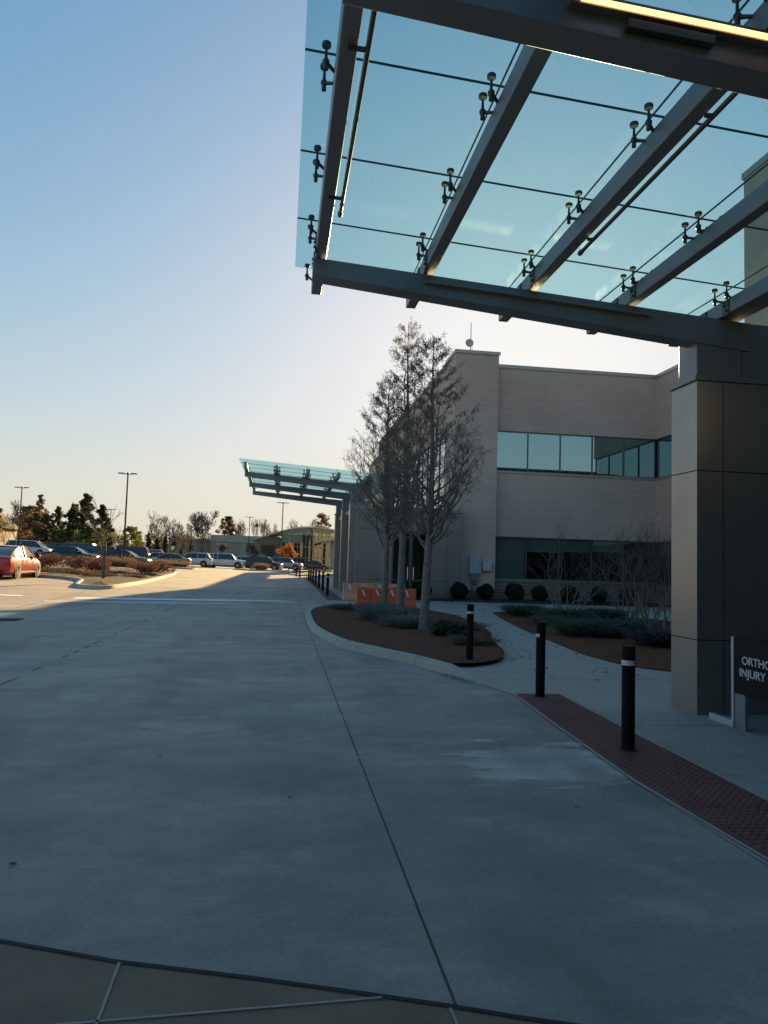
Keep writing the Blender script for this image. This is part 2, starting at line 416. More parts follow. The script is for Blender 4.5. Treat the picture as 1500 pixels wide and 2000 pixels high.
# pale dusty air low over the horizon
tc_ = nt.nodes.new('ShaderNodeTexCoord'); sp_ = nt.nodes.new('ShaderNodeSeparateXYZ'); nt.links.new(tc_.outputs['Generated'], sp_.inputs[0])
def mth(op, a, b=0.):
    k = nt.nodes.new('ShaderNodeMath'); k.operation = op
    for i, v in enumerate((a, b)):
        if hasattr(v, 'is_output'): nt.links.new(v, k.inputs[i])
        else: k.inputs[i].default_value = v
    return k.outputs[0]
hz_ = mth('MULTIPLY', mth('POWER', mth('SUBTRACT', 1.0, mth('MAXIMUM', sp_.outputs[2], 0.0)), 6.0), .78)
mx_ = nt.nodes.new('ShaderNodeMix'); mx_.data_type = 'RGBA'; nt.links.new(hz_, mx_.inputs[0]); nt.links.new(comp, mx_.inputs[6])
mx_.inputs[7].default_value = (2.3, 2.06, 1.6, 1)
nt.links.new(mx_.outputs[2], bg.inputs[0]); bg.inputs[1].default_value = .1
sl = bpy.data.lights.new('sun', 'SUN'); so = bpy.data.objects.new('sun', sl); col.objects.link(so)
sl.energy = 4.8; sl.angle = R(.53); sl.color = (1, .68, .31)
S = Vector((math.sin(SUN_AZ) * math.cos(SUN_EL), math.cos(SUN_AZ) * math.cos(SUN_EL), math.sin(SUN_EL)))
so.rotation_euler = S.to_track_quat('Z', 'Y').to_euler(); so.location = (0, -10, 30)

F = 1415.0
dy = Vector((550 - 750, -(1095 - 1000), -F)).normalized()
dx = Vector((10900 - 750, -(1411 - 1000), -F)); dx = (dx - dx.dot(dy) * dy).normalized()
dz = dx.cross(dy)
# rows of (dx,dy,dz) are the world axes seen from the camera
rot = Matrix(((dx.x, dx.y, dx.z), (dy.x, dy.y, dy.z), (dz.x, dz.y, dz.z)))
cam = bpy.data.cameras.new('camera'); co = bpy.data.objects.new('camera', cam); col.objects.link(co)
cam.sensor_fit = 'HORIZONTAL'; cam.sensor_width = 36; cam.lens = F / 1500 * 36
cam.clip_start = .05; cam.clip_end = 8000
co.matrix_world = Matrix.Translation((0, 0, 1.6)) @ rot.to_4x4()
scene.camera = co
scene.render.resolution_x = 768; scene.render.resolution_y = 1024
vs = scene.view_settings; vs.view_transform = 'Standard'; vs.look = 'None'; vs.exposure = 1.65; vs.gamma = 1
cy = scene.cycles; cy.use_denoising = True; cy.max_bounces = 8; cy.transparent_max_bounces = 24
cy.diffuse_bounces = 4; cy.glossy_bounces = 4; cy.caustics_reflective = False; cy.caustics_refractive = False

# ------------------------------------------------------------------ ground
def lines(*parts):
    out = []
    for a, b, s in parts:
        x = a
        while x < b - 1e-6: out.append(x); x += s
    return out
xs = [-4000, -1500, -600, -250, -140] + lines((-100, -20, 4), (-20, 20, 1), (20, 60, 8)) + [60, 140, 250, 600, 1500, 4000]
ys = [-1500, -500, -150, -60] + lines((-40, 14, 2), (14, 36, 1), (36, 80, 2), (80, 240, 8)) + [240, 320, 600, 1500, 4000, 6000]
def grid(xs, ys, off):
    mb = MB(); n = len(xs)
    for y in ys:
        for x in xs: mb.v.append((x, y, gz(x, y) + off))
    for j in range(len(ys) - 1):
        for i in range(n - 1):
            mb.f.append((j * n + i, j * n + i + 1, (j + 1) * n + i + 1, (j + 1) * n + i)); mb.m.append(0)
    return mb
tag(grid(xs, ys, -.03).build('ground', M['field']), kind='structure')
tag(grid([x for x in xs if -80 <= x <= 36], [y for y in ys if -40 <= y <= 152], 0).build('road', M['road']), kind='structure')

import bmesh
def sheet(name, poly, off, m, L=1.0, kind='structure', bumpz=0., flat=None, parent=None):
    bm = bmesh.new()
    vs_ = [bm.verts.new((x, y, 0)) for x, y in poly]
    f = bm.faces.new(vs_)
    if f.calc_area() > 0 and f.normal.z < 0: f.normal_flip()
    bmesh.ops.triangulate(bm, faces=bm.faces[:])
    for _ in range(9):
        e = [e for e in bm.edges if e.calc_length() > L]
        if not e: break
        bmesh.ops.subdivide_edges(bm, edges=e, cuts=1)
        bmesh.ops.triangulate(bm, faces=bm.faces[:])
    bm.normal_update()
    edge = {v for e in bm.edges if e.is_boundary for v in e.verts}
    for f in bm.faces:
        if f.normal.z < 0: f.normal_flip()
    for v in bm.verts:
        z = gz(v.co.x, v.co.y) + off
        if bumpz and v not in edge:
            p = Vector((v.co.x, v.co.y, 3.3))
            z += bumpz * (.6 + .9 * mnoise.noise(p * .55) + .5 * mnoise.noise(p * 2.3) + .3 * mnoise.noise(p * 7))
        v.co.z = z
    me = bpy.data.meshes.new(name); bm.to_mesh(me); bm.free(); me.materials.append(m)
    if bumpz: me.polygons.foreach_set('use_smooth', [True] * len(me.polygons))
    o = bpy.data.objects.new(name, me); col.objects.link(o)
    return tag(o, kind=kind)

def strip_poly(path, w):
    """band of width w to the left of a path"""
    pts = [Vector(p).to_2d() for p in path]; out = []
    for i, p in enumerate(pts):
        d = (pts[min(i + 1, len(pts) - 1)] - pts[max(i - 1, 0)]).normalized()
        out.append(p + Vector((-d.y, d.x)) * w)
    return [tuple(p) for p in pts] + [tuple(p) for p in reversed(out)]

def arc(pts, n=6):
    """smooth curve through points (Catmull-Rom)"""
    P = [Vector(p) for p in pts]; out = []
    for i in range(len(P) - 1):
        a, b, c_, d = P[max(i - 1, 0)], P[i], P[i + 1], P[min(i + 2, len(P) - 1)]
        for k in range(n):
            u = k / n
            out.append(tuple(.5 * ((2 * b) + (c_ - a) * u + (2 * a - 5 * b + 4 * c_ - d) * u * u + (3 * b - a - 3 * c_ + d) * u ** 3)))
    out.append(tuple(P[-1])); return out

# sidewalk along the entrance and the path between the beds
sheet('path', [(2.72, -12), (2.72, 5.3), (2.95, 8.97), (2.76, 9.75), (1.66, 13), (1.62, 40), (1.62, 62), (6.9, 62), (6.9, 30.3), (16.6, 30.3), (16.6, -12)], .006, M['path'], .9)
sheet('pavement', [(3.47, -12), (3.47, 4.79), (3.58, 7.9), (10.9, 7.75), (10.9, -12)], .012, M['apron'], .8)
# tactile warning strip with domes
tact = [(2.79, -3), (2.79, 3.86), (2.75, 5.29), (2.86, 7.2), (2.99, 8.97), (3.565, 8.97), (3.5, 7.2), (3.45, 4.79), (3.47, 3.86), (3.47, -3)]
tp = sheet('tactile_paving', tact, .016, M['tactile'], .6)
mb = MB(); rnd = random.Random(4)
y = 1.6
while y < 8.93:
    def ed(tab, y):
        for (xa, ya), (xb, yb) in zip(tab, tab[1:]):
            if ya <= y <= yb: return xa + (xb - xa) * (y - ya) / (yb - ya)
        return tab[-1][0]
    l = ed([(2.79, -3), (2.79, 3.86), (2.75, 5.29), (2.86, 7.2), (2.99, 8.97)], y); r = ed([(3.47, -3), (3.47, 3.86), (3.45, 4.79), (3.5, 7.2), (3.565, 8.97)], y)
    x = l + .05
    while x < r - .03:
        mb.lathe([(.019, 0), (.017, .005), (.011, .0075)], (x, y, .015), 6)
        x += .06
    y += .06 if (int((y - 1.6) / .06) % 10) else .075
tag(mb.build('tactile_paving', M['tactile'], smooth=True), kind='structure')
sheet('pavement', strip_poly([(2.755, -3), (2.755, 3.86), (2.715, 5.29), (2.825, 7.2), (2.955, 8.97)][::-1], .028), .014, M['kerb'], .8)
sheet('pavement', strip_poly([(3.475, -3), (3.475, 3.86), (3.455, 4.79), (3.505, 7.2), (3.57, 8.97)][::-1], .03)[::-1], .017, M['kerb'], .8)
sheet('tactile_paving', [(1.72, 27.5), (2.35, 27.5), (2.35, 58), (1.72, 58)], .012, M['tactile'], .9)
# brown paving with pale score lines at the very front
edge = [(-9, 7.2), (-6, 5.55), (-3, 4.12), (-1.08, 3.28), (-.58, 3.085), (-.03, 2.92), (.44, 2.765), (.66, 2.69), (.9, 2.6), (1.6, 2.36), (2.7, 2.02)]
sheet('pavement', edge + [(2.7, -10), (-9, -10)], .010, M['brownpave'], .7)
sheet('road_marking', strip_poly(edge, -.022), .014, M['darkgap'], .8)
for a, b in (((-.565, 3.06), (-.55, 2.2)), ((-1.6, 2.64), (.43, 2.745)), ((.665, 2.66), (.69, 1.8)), ((-3.0, 4.08), (-2.6, 2.2))):
    d = Vector((b[0] - a[0], b[1] - a[1])).normalized() * .0055; nx = (-d.y, d.x)
    sheet('road_marking', [(a[0] + nx[0], a[1] + nx[1]), (a[0] - nx[0], a[1] - nx[1]), (b[0] - nx[0], b[1] - nx[1]), (b[0] + nx[0], b[1] + nx[1])], .015, M['score'], 1)
# crossing lines, made whiter and wider to stand in for grazing sunlight
def ragged(x0, y0, x1, y1, w):
    rnd = random.Random(int(x0 * 100)); n = 26; up = []; dn = []
    for i in range(n + 1):
        u = i / n; x = x0 + (x1 - x0) * u; y = y0 + (y1 - y0) * u
        k = w * (1 - max(0, u - .8) * 3.2) * (1 + rnd.uniform(-.12, .12))
        up.append((x, y + k)); dn.append((x, y - k))
    return dn + up[::-1]
sheet('road_marking', ragged(-6.9, 25.9, .45, 26.6, .3), .007, M['paint'], 1)
sheet('road_marking', ragged(-7.4, 24.4, -1.2, 24.95, .13), .007, M['paint'], 1)
sheet('road_marking', [(-9.7, 26.3), (-8.7, 26.1), (-8.65, 26.5), (-9.6, 26.7)], .007, M['paint'], 1)
for k in range(7):
    sheet('road_marking', [(-22 - .02 * k, 78 + 0), (-21.85, 78), (-21.85, 82.5), (-22, 82.5)] if k == 0 else [(-22 + 2.75 * k, 78), (-21.85 + 2.75 * k, 78), (-21.85 + 2.75 * k, 82.5), (-22 + 2.75 * k, 82.5)], .008, M['paint'], 2)

def kerb(path, w=.15, h=.13, taper=0, name='kerb', lip=.03):
    """swept kerb; path runs with the road on its right"""
    pts = [Vector(p).to_2d() for p in path]; mb = MB(); n = len(pts); o = 0
    tot = sum((pts[i + 1] - pts[i]).length for i in range(n - 1)); run = 0
    for i, p in enumerate(pts):
        if i: run += (pts[i] - pts[i - 1]).length
        d = (pts[min(i + 1, n - 1)] - pts[max(i - 1, 0)]).normalized(); nn = Vector((-d.y, d.x))
        k = 1.0
        if taper: k = min(1, max(.06, (tot - run) / taper))
        z = gz(p.x, p.y)
        for u, v in ((0, -.05), (0.012, h * .8 * k), (lip, h * k), (w - .02, h * k + .004), (w, h * k - .012), (w, -.05)):
            q = p + nn * u; mb.v.append((q.x, q.y, z + v))
    for i in range(n - 1):
        for j in range(5):
            a = i * 6 + j; mb.f.append((a, a + 1, a + 7, a + 6)); mb.m.append(0)
    mb.f.append(tuple(range(6))); mb.m.append(0); mb.f.append(tuple((n - 1) * 6 + j for j in reversed(range(6)))); mb.m.append(0)
    mb.f = [f[::-1] for f in mb.f]
    return tag(mb.build(name, M['kerb'], smooth=True), kind='structure')

isl = arc([(1.75, 24.0), (1.15, 23.3), (.8, 21.8), (.72, 20.1), (.75, 16.65), (1.12, 14.0), (1.56, 12.82), (2.1, 11.65), (2.5, 10.46), (2.74, 9.72)], 6)
kerb([p for p in isl][::-1][::-1], .16, .14, .9)
inner = strip_poly(isl, .155)[len(isl):][::-1]
bed1 = inner[:-14] + arc([(2.62, 11.25), (3.15, 11.35), (3.75, 12.0), (4.15, 13.2), (4.45, 15.0), (4.95, 16.8), (5.35, 20), (5.1, 22.6), (4.2, 23.8), (2.5, 24.05)], 5)
sheet('mulch_bed', bed1, .075, M['mulch'], .22, bumpz=.05)
bed2 = arc([(6.98, 23.4), (6.36, 19.02), (5.92, 15.27), (5.72, 12.73), (6.2, 11.1), (8.2, 10.3), (12, 10.6), (13.4, 16), (12.3, 21.4), (9.6, 23.4), (7.6, 23.95), (6.98, 23.4)], 5)[:-1]
sheet('mulch_bed', bed2, .02, M['mulch'], .25, bumpz=.05)
sheet('mulch_bed', [(4.6, 28.5), (16.2, 27.7), (16.2, 29.95), (8.95, 29.95), (8.9, 29.7), (4.6, 29.2)], .03, M['mulchdark'], .4, bumpz=.04)
# left parking islands
ia = [(-20, 43.2), (-13, 41.2), (-10.1, 38.2), (-8.9, 33.6), (-8.4, 31.7), (-7.5, 30.9), (-6.8, 31.4), (-6.7, 37), (-7.2, 48), (-7.9, 57), (-9.6, 64), (-14, 65.5), (-22, 64), (-25, 54), (-20, 43.2)]
ia = arc(ia, 4)
kerb(ia, .16, .15)
sheet('mulch_bed', strip_poly(ia[:-1], .15)[len(ia) - 1:][::-1], .10, M['mulchdark'], 1.2, bumpz=.12)
ib = arc([(-16.5, 75.5), (-10.2, 73.8), (-8.6, 75.5), (-9.2, 79), (-12, 80.2), (-16.5, 79.8), (-17.3, 77.5), (-16.5, 75.5)], 4)
kerb(ib, .16, .15)
sheet('mulch_bed', strip_poly(ib[:-1], .15)[len(ib) - 1:][::-1], .10, M['mulchdark'], 1.2, bumpz=.1)
ic = arc([(-5.6, 88), (-1.5, 84), (.6, 83.6), (.9, 85.5), (-1, 88.2), (-5.2, 89.6), (-5.6, 88)], 4)
kerb(ic, .16, .15)
sheet('mulch_bed', strip_poly(ic[:-1], .15)[len(ic) - 1:][::-1], .10, M['mulchdark'], 1.2, bumpz=.1)
ig = arc([(.75, 71.5), (1.6, 64.5), (6.8, 64.0), (6.8, 88), (1.6, 88), (.75, 71.5)], 4)
kerb(ig, .16, .13)
sheet('lawn', strip_poly(ig[:-1], .15)[len(ig) - 1:][::-1], .11, M['grass'], 1.5, bumpz=.06)
# iron drain grate on the left
o = thing('drain_grate', 'dark iron drain grate set flat in the lane at the left', 'drain', (-6.55, 18.4, .004))
mb = MB(); mb.box(-.45, -.3, 0, .45, -.26, .014); mb.box(-.45, .26, 0, .45, .3, .014); mb.box(-.45, -.26, 0, -.41, .26, .014); mb.box(.41, -.26, 0, .45, .26, .014)
mb.build('frame', M['iron'], o)
mb = MB()
for k in range(12): mb.box(-.39 + k * .067, -.255, .001, -.36 + k * .067, .255, .011)
mb.build('grate', M['iron'], o)

# ------------------------------------------------------------------ canopies
def canopy(label, loc, lit, pillars=True, bigfascia=True):
    """glass canopy: local y = 0 at the front of the far beam, x = 0 at the beam tips, z = 0 ground"""
    o = thing('glass_canopy', label, 'canopy', loc, 0, 'glass entrance canopies')
    beams = [0.0, -4.09, -8.2]
    LX = 6.6
    top = lambda x: 4.92 - .066 * x
    bot = lambda x: 4.725 - .094 * x
    for i, by in enumerate(beams):
        w_ = .23 if i == 0 else .2
        mb = MB(); xe = 5.2
        mb.hexa([(0, by, bot(0)), (xe, by, bot(xe)), (xe, by + w_, bot(xe)), (0, by + w_, bot(0)),
                 (0, by, top(0)), (xe, by, top(xe)), (xe, by + w_, top(xe)), (0, by + w_, top(0))])
        b = mb.build('main_beam', M['steel'], o, bevel=.005)
        # strip lamp on the beam's front face
        on = i in lit
        x0, x1 = 1.3, 3.85
        zz = lambda x: top(x) - (.095 if i else .10)
        mb = MB(); mb.bar((x0 - .06, by - .03, zz(x0 - .06)), (x1 + .06, by - .03, zz(x1 + .06)), .055, .05 if on else .03)
        fx = mb.build('strip_lamp', M['steel'], o)
        mb = MB(); mb.bar((x0, by - .062, zz(x0) - .002), (x1, by - .062, zz(x1) - .002), .014, .026 if on else .012)
        mb.build('lens', M['lampglow'] if on else M['lampoff'], fx)
        if on:
            mb = MB(); mb.bar((x0 + .28, by - .028, zz(x0 + .28) - .075), (x0 + .8, by - .028, zz(x0 + .8) - .075), .05, .05)
            mb.build('driver_box', M['steeldark'], fx)
    px = [.085, 1.295, 2.52, 3.72, 4.96]
    y0, y1 = -9.6, 1.2
    ztop = lambda x: top(x) + .21
    for k, x in enumerate(px):
        wd = .125 if k < 4 else .3
        za = top(x) + .004; zb = ztop(x)
        mb = MB(); mb.hexa([(x - wd / 2, y0, za), (x + wd / 2, y0, za), (x + wd / 2, y1, za + .03), (x - wd / 2, y1, za + .03),
                            (x - wd / 2, y0, zb), (x + wd / 2, y0, zb), (x + wd / 2, y1, zb), (x - wd / 2, y1, zb)])
        pu = mb.build('purlin', M['steel'], o, bevel=.012)
        for by in beams:   # bolted clips each side of the beam
            for dy_ in (-.11, .34):
                mb = MB(); mb.box(x - wd / 2 - .012, by + dy_ - .06, za + .01, x - wd / 2 - .002, by + dy_ + .06, za + .19)
                for dz_, dd_ in ((.06, -.02), (.13, .02)): mb.lathe([(.015, -.012), (.015, .012)], (x - wd / 2 - .016, by + dy_ + dd_, za + dz_), 6, 'x')
                mb.build('bolted_clip', M['steeldark'], pu)
    # glass
    zg = lambda x: ztop(x) + .145
    gx = [-.19, 1.27, 2.49, 3.69, 4.9, 6.3]
    gy = [1.2 - 1.305 * k for k in range(9)]
    jm = MB()
    for a, b in zip(gx, gx[1:]):
        for c_, d in zip(gy, gy[1:]):
            e = .0065
            xa, xb, ya, yb = a + (e if a > 0 else 0), b - e, d + e, c_ - (e if c_ < 1.19 else 0)
            mb = MB(); mb.hexa([(xa, ya, zg(xa)), (xb, ya, zg(xb)), (xb, yb, zg(xb)), (xa, yb, zg(xa)),
                                (xa, ya, zg(xa) + .016), (xb, ya, zg(xb) + .016), (xb, yb, zg(xb) + .016), (xa, yb, zg(xa) + .016)])
            mb.build('glass_panel', M['canglass'], o)
    for c_ in gy[1:-1]: jm.bar((gx[0], c_, zg(gx[0]) + .007), (gx[-1], c_, zg(gx[-1]) + .007), .011, .014)
    for a in gx[1:-1]: jm.bar((a, gy[0], zg(a) + .008), (a, gy[-1], zg(a) + .008), .011, .013)
    jm.build('glazing_joint', M['canjoint'], o)
    # four-armed glass fittings
    for k, x in enumerate(px):
        for j, c_ in enumerate(gy[:8]):
            mb = MB(); cx = x - .0; zt = zg(x); zh = ztop(x) - .03
            hub = Vector((x, c_, ztop(x) + .01))
            mb.lathe([(.03, -.02), (.035, .0), (.03, .03)], hub, 10)
            for sx in ((-1, 1) if k else (-1,)):
                for sy in (-1, 1):
                    if j == 0 and sy > 0: continue
                    bx, by = x + (sx * (.125 if k < 4 else .22) if sx < 0 or k > 2 else .095), c_ + sy * .115 - (.02 if j == 0 else 0)
                    zt = zg(bx)
                    arm_end = Vector((bx, by, zt - .145))
                    mid_ = (hub + arm_end) / 2 + Vector((-sx * .01, 0, -.03))
                    mb.tube([hub, mid_, arm_end], [.015, .013, .015], 6)
                    mb.lathe([(.018, -.055), (.018, -.02), (.026, -.01), (.027, .01), (.012, .03), (.0095, .10)], arm_end, 8)
                    mb.lathe([(.031, -.032), (.034, -.026), (.034, -.006), (.031, -.001)], (bx, by, zt), 12)
            mb.build('glass_fitting', M['steeldark'], o, smooth=True)
    # conduits slung beside two of the purlins
    for x, z_, ye in ((px[0] + .125, top(.1) - .0, -1.05), (px[2] + .1, top(2.5) - .0, -1.05)):
        mb = MB(); mb.tube([(x, -9.4, z_), (x, ye - .12, z_), (x, ye, z_ - .005)], .019, 8); mb.lathe([(.026, -.03), (.026, .02)], (x, ye, z_), 8, 'y')
        for yy in (-1.35, -3.3, -5.5): mb.box(x - .13 if x < 1 else x - .06, yy - .012, z_ - .012, x, yy + .012, z_ + .012)
        mb.build('conduit', M['steeldark'], o)
    # clad pillars under each beam
    if pillars:
        for i, by in enumerate(beams):
            W = 2.6 if i == 0 and bigfascia else (2.2 if bigfascia else .8)
            x0 = 4.49 if bigfascia else 4.33; yb = by + .52; gap = .006
            mb = MB(); mb.box(x0 + .02, by + .0, 0, x0 + W, yb - .02, 3.83)
            pil = mb.build('pillar', M['panelgap'], o)
            zs_ = [0.0, .845, 2.785, 3.84]; xsn = [x0, x0 + .33, x0 + 1.5, x0 + W] if W > 1.6 else [x0, x0 + .33, x0 + W]
            mb = MB()
            for za, zb in zip(zs_, zs_[1:]):
                za_ = za + (gap if za else .0); zb_ = zb - gap
                for xa, xb in zip(xsn, xsn[1:]):
                    mb.box(xa + (gap if xa > x0 else 0), by - .03, za_, xb - gap, by - .003, zb_)
                mb.box(x0 - .0, by - .0025, za_, x0 + .018, yb, zb_)
            mb.build('cladding', M['panel'], pil)
            mb = MB(); mb.box(x0 - .03, by - .05, 3.84, x0 + W, yb + .02, 3.9); mb.build('cap', M['steel'], pil, bevel=.008)
            mb = MB(); mb.box(x0 + .03, by + .02, 3.9, x0 + .6, yb - .1, bot(x0) + .12); mb.build('stub_column', M['steel'], pil, bevel=.01)
            if W > 1.6:
                mb = MB(); mb.box(5.205, by + .004, 3.905, x0 + W, yb - .05, 4.57); mb.box(x0 + .605, by + .006, 3.905, 5.203, yb - .05, bot(5.2) - .003); mb.build('fascia', M['steel'], pil)
    return o
can1 = canopy('large glass canopy overhead with a lit strip lamp on its near beam', (.21, 7.75, 0), {1})
can2 = canopy('smaller far glass canopy in front of the second entrance beyond the trees', (-1.62, 37.9, .25), set(), bigfascia=False)

# ------------------------------------------------------------------ brick building
bb = thing('brick_building', 'tan brick two storey clinic with ribbon windows and a flat roof tower', 'building', (7.03, 30, .2))
mb = MB()
mb.box(8.93, 30, 2.92, 16.3, 30.35, 5.72); mb.box(8.93, 30, 7.5, 16.3, 30.35, 10.25)
mb.box(16.3, 23.7, 2.92, 16.65, 30.35, 5.72); mb.box(16.3, 23.7, 7.5, 16.65, 30.35, 10.25)
mb.build('wall', M['brick'], bb, world=True)
mb = MB()   # tower and the long side wall behind it
mb.box(7.03, 29.72, .62, 8.93, 31.5, 10.7)
mb.box(7.03, 31.5, 7.5, 7.4, 48, 10.55); mb.box(7.03, 48, .2, 7.4, 60, 9.7); mb.box(7.8, 60, .2, 8.2, 78, 9.7); mb.box(7.4, 59.6, .2, 7.8, 60, 9.7); mb.box(7.03, 31.5, .2, 7.4, 48, 3.6)
mb.box(8.2, 77.6, .2, 30, 78, 9.7)
mb.build('tower', M['brick'], bb, world=True)
mb = MB(); mb.box(8.93, 30.02, .15, 16.3, 30.35, 1.03); mb.box(16.32, 23.72, .15, 16.65, 30.02, 1.03); mb.box(7.05, 29.74, .15, 8.93, 31.4, .62)
mb.build('brick_base', M['darkbrick'], bb, world=True)
mb = MB(); mb.box(8.94, 29.95, 10.25, 16.36, 30.42, 10.4); mb.box(16.25, 23.75, 10.25, 16.7, 29.95, 10.4)
mb.box(6.98, 29.66, 10.7, 8.98, 31.55, 10.84); mb.box(6.98, 31.55, 10.55, 7.46, 48, 10.7); mb.box(6.98, 48, 9.7, 7.46, 60, 9.85); mb.box(7.75, 60, 9.7, 8.25, 78, 9.85); mb.box(8.9, 31.55, 10.4, 8.98, 60, 10.82)
mb.box(8.25, 77.55, 9.7, 30, 78.05, 9.85)
mb.build('coping', M['coping'], bb, world=True)
mb = MB(); mb.box(16.66, 23.76, 10.05, 19.99, 30.41, 10.15); mb.box(16.66, 23.7, .2, 19.99, 23.75, 10.25); mb.build('side_roof', M['brick'], bb, world=True)
mb = MB(); mb.box(9, 57, 9.3, 22, 70, 13.5); mb.build('roof_shadow_block', M['farwall'], bb, world=True)  # block added behind the trees to extend the shadow on the lane
mb = MB(); mb.box(7.46, 30.42, 10.1, 30, 48, 10.2); mb.box(7.46, 48, 9.3, 30, 60, 9.4); mb.box(8.2, 60, 9.3, 30, 77.6, 9.4); mb.build('roof', M['shingle'], bb, world=True)
for b_ in ((8.93, 29.97, 1.03, 16.3, 30.3, 1.1), (8.93, 29.96, 5.66, 16.3, 30.02, 5.74), (16.26, 23.72, 5.66, 16.32, 29.96, 5.74)):
    mb = MB(); mb.box(*b_); mb.build('sill', M['coping'], bb, world=True)
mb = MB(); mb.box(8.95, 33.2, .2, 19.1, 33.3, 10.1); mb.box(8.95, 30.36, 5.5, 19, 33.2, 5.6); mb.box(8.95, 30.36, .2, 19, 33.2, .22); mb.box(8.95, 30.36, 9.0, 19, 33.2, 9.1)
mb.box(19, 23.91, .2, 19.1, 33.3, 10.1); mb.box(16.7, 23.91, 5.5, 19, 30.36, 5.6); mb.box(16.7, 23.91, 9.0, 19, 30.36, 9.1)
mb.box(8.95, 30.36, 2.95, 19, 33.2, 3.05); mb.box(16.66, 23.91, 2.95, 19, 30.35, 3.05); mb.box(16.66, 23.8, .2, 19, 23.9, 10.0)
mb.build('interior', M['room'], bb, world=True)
def window_y(x0, x1, z0, z1, y, shade_z, glass, fw=.05, shm='shade'):
    mb = MB()
    mb.box(x0, y + .05, z0, x0 + fw / 2, y + .13, z1); mb.box(x1 - fw / 2, y + .05, z0, x1, y + .13, z1)
    mb.box(x0 + fw / 2, y + .05, z0, x1 - fw / 2, y + .13, z0 + fw); mb.box(x0 + fw / 2, y + .05, z1 - fw, x1 - fw / 2, y + .13, z1)
    wo = mb.build('window', M['frame'], bb, world=True)
    mb = MB(); mb.box(x0 + fw / 2, y + .085, z0 + fw, x1 - fw / 2, y + .095, z1 - fw)
    L = bb.location
    g = MB(); g.add([(p[0] - L.x, p[1] - L.y, p[2] - L.z) for p in mb.v], mb.f); g.build('pane', glass, wo)
    if shade_z is not None:
        mb = MB(); mb.box(x0 + .04 - L.x, y + .14 - L.y, shade_z - L.z, x1 - .04 - L.x, y + .15 - L.y, z1 - L.z)
        mb.build('roller_shade', M[shm], wo)
def window_x(y0, y1, z0, z1, x, glass, fw=.05, shade=None, inward=1):
    s = inward
    mb = MB(); a, b = sorted((x + .05 * s, x + .13 * s))
    mb.box(a, y0, z0, b, y0 + fw / 2, z1); mb.box(a, y1 - fw / 2, z0, b, y1, z1)
    mb.box(a, y0 + fw / 2, z0, b, y1 - fw / 2, z0 + fw); mb.box(a, y0 + fw / 2, z1 - fw, b, y1 - fw / 2, z1)
    wo = mb.build('window', M['frame'], bb, world=True); L = bb.location
    g = MB(); g.box(x + .085 * s - L.x, y0 + fw / 2 - L.y, z0 + fw - L.z, x + .095 * s - L.x, y1 - fw / 2 - L.y, z1 - fw - L.z); g.build('pane', glass, wo)
    if shade is not None:
        g = MB(); g.box(x + .2 * s - L.x, y0 + .04 - L.y, shade - L.z, x + .21 * s - L.x, y1 - .04 - L.y, z1 - L.z); g.build('roller_shade', M['shade'], wo)
bx = [8.93 + 1.474 * k for k in range(6)]
for k in range(5):
    window_y(bx[k] + .0015, bx[k + 1] - .0015, 5.74, 7.5, 30, (5.76, 5.76, 6.12, 6.05, None)[k], M['winglass'])
    window_y(bx[k] + .0015, bx[k + 1] - .0015, 1.1, 2.92, 30, (1.12, 2.3, 2.35, 2.4, None)[k], M['darkglass'])
yb = [29.99 - 1.56 * k for k in range(5)]
for k in range(4):
    window_x(yb[k + 1] + .0015, yb[k] - .0015, 5.74, 7.5, 16.3, M['winglass'], shade=5.76 if k > 2 else None)
    window_x(yb[k + 1] + .0015, yb[k] - .0015, 1.03, 2.92, 16.3, M['darkglass'], shade=2.3)
ycw = [31.5 + 1.375 * k for k in range(13)]
for k in range(12):
    window_x(ycw[k] + .0015, ycw[k + 1] - .0015, 3.62, 7.49, 7.03, M['sideglass'], .07)
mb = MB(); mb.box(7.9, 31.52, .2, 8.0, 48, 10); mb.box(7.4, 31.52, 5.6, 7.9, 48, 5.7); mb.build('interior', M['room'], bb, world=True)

sw = thing('sun_shaping_wall', 'unseen tan brick wall added behind the far pillars, its open bay shaping the sunlight', 'wall', (8, 85, .3))  # added out of view; its opening lets sun onto the far drive
mb = MB(); mb.box(7.8, 91, .2, 8.2, 106, 9.7); mb.box(7.8, 78.02, 8.0, 8.2, 91, 9.7)
for y in (81.6, 86.3): mb.box(7.85, y, .2, 8.15, y + .5, 8.0)
mb.build('wall', M['brick'], sw, world=True)
mb = MB(); mb.box(7.75, 78.06, 9.7, 8.25, 106.05, 9.85); mb.build('coping', M['coping'], sw, world=True)

# entrance pavilion between the far canopy and the tower
pv = thing('entrance_pavilion', 'low grey metal panel entrance pavilion with glass doors beside the brick tower', 'building', (2.95, 29.2, .2))
def panels(mb, x0, x1, z0, z1, y, nx, zsplit, depth=.03):
    for i in range(nx):
        a = x0 + (x1 - x0) * i / nx; b = x0 + (x1 - x0) * (i + 1) / nx
        zz = [z0] + list(zsplit) + [z1]
        for p, q in zip(zz, zz[1:]): mb.box(a + .006, y, p + .006, b - .006, y + depth, q - .006)
mb = MB(); panels(mb, 2.95, 4.44, .2, 3.78, 29.2, 1, (.95, 3.0)); panels(mb, 6.05, 7.36, .2, 3.78, 29.2, 2, (.95, 2.95)); panels(mb, 4.44, 6.05, 2.95, 3.78, 29.2, 1, ())
for za, zb in ((.2, .95), (.95, 3.0), (3.0, 3.78)):
    for ya, yb_ in ((29.236, 30.3), (30.3, 31.4), (31.4, 32.6)): mb.box(2.95, ya + .005, za + .006, 2.98, yb_ - .005, zb - .006)
mb.build('wall', M['panel'], pv, world=True)
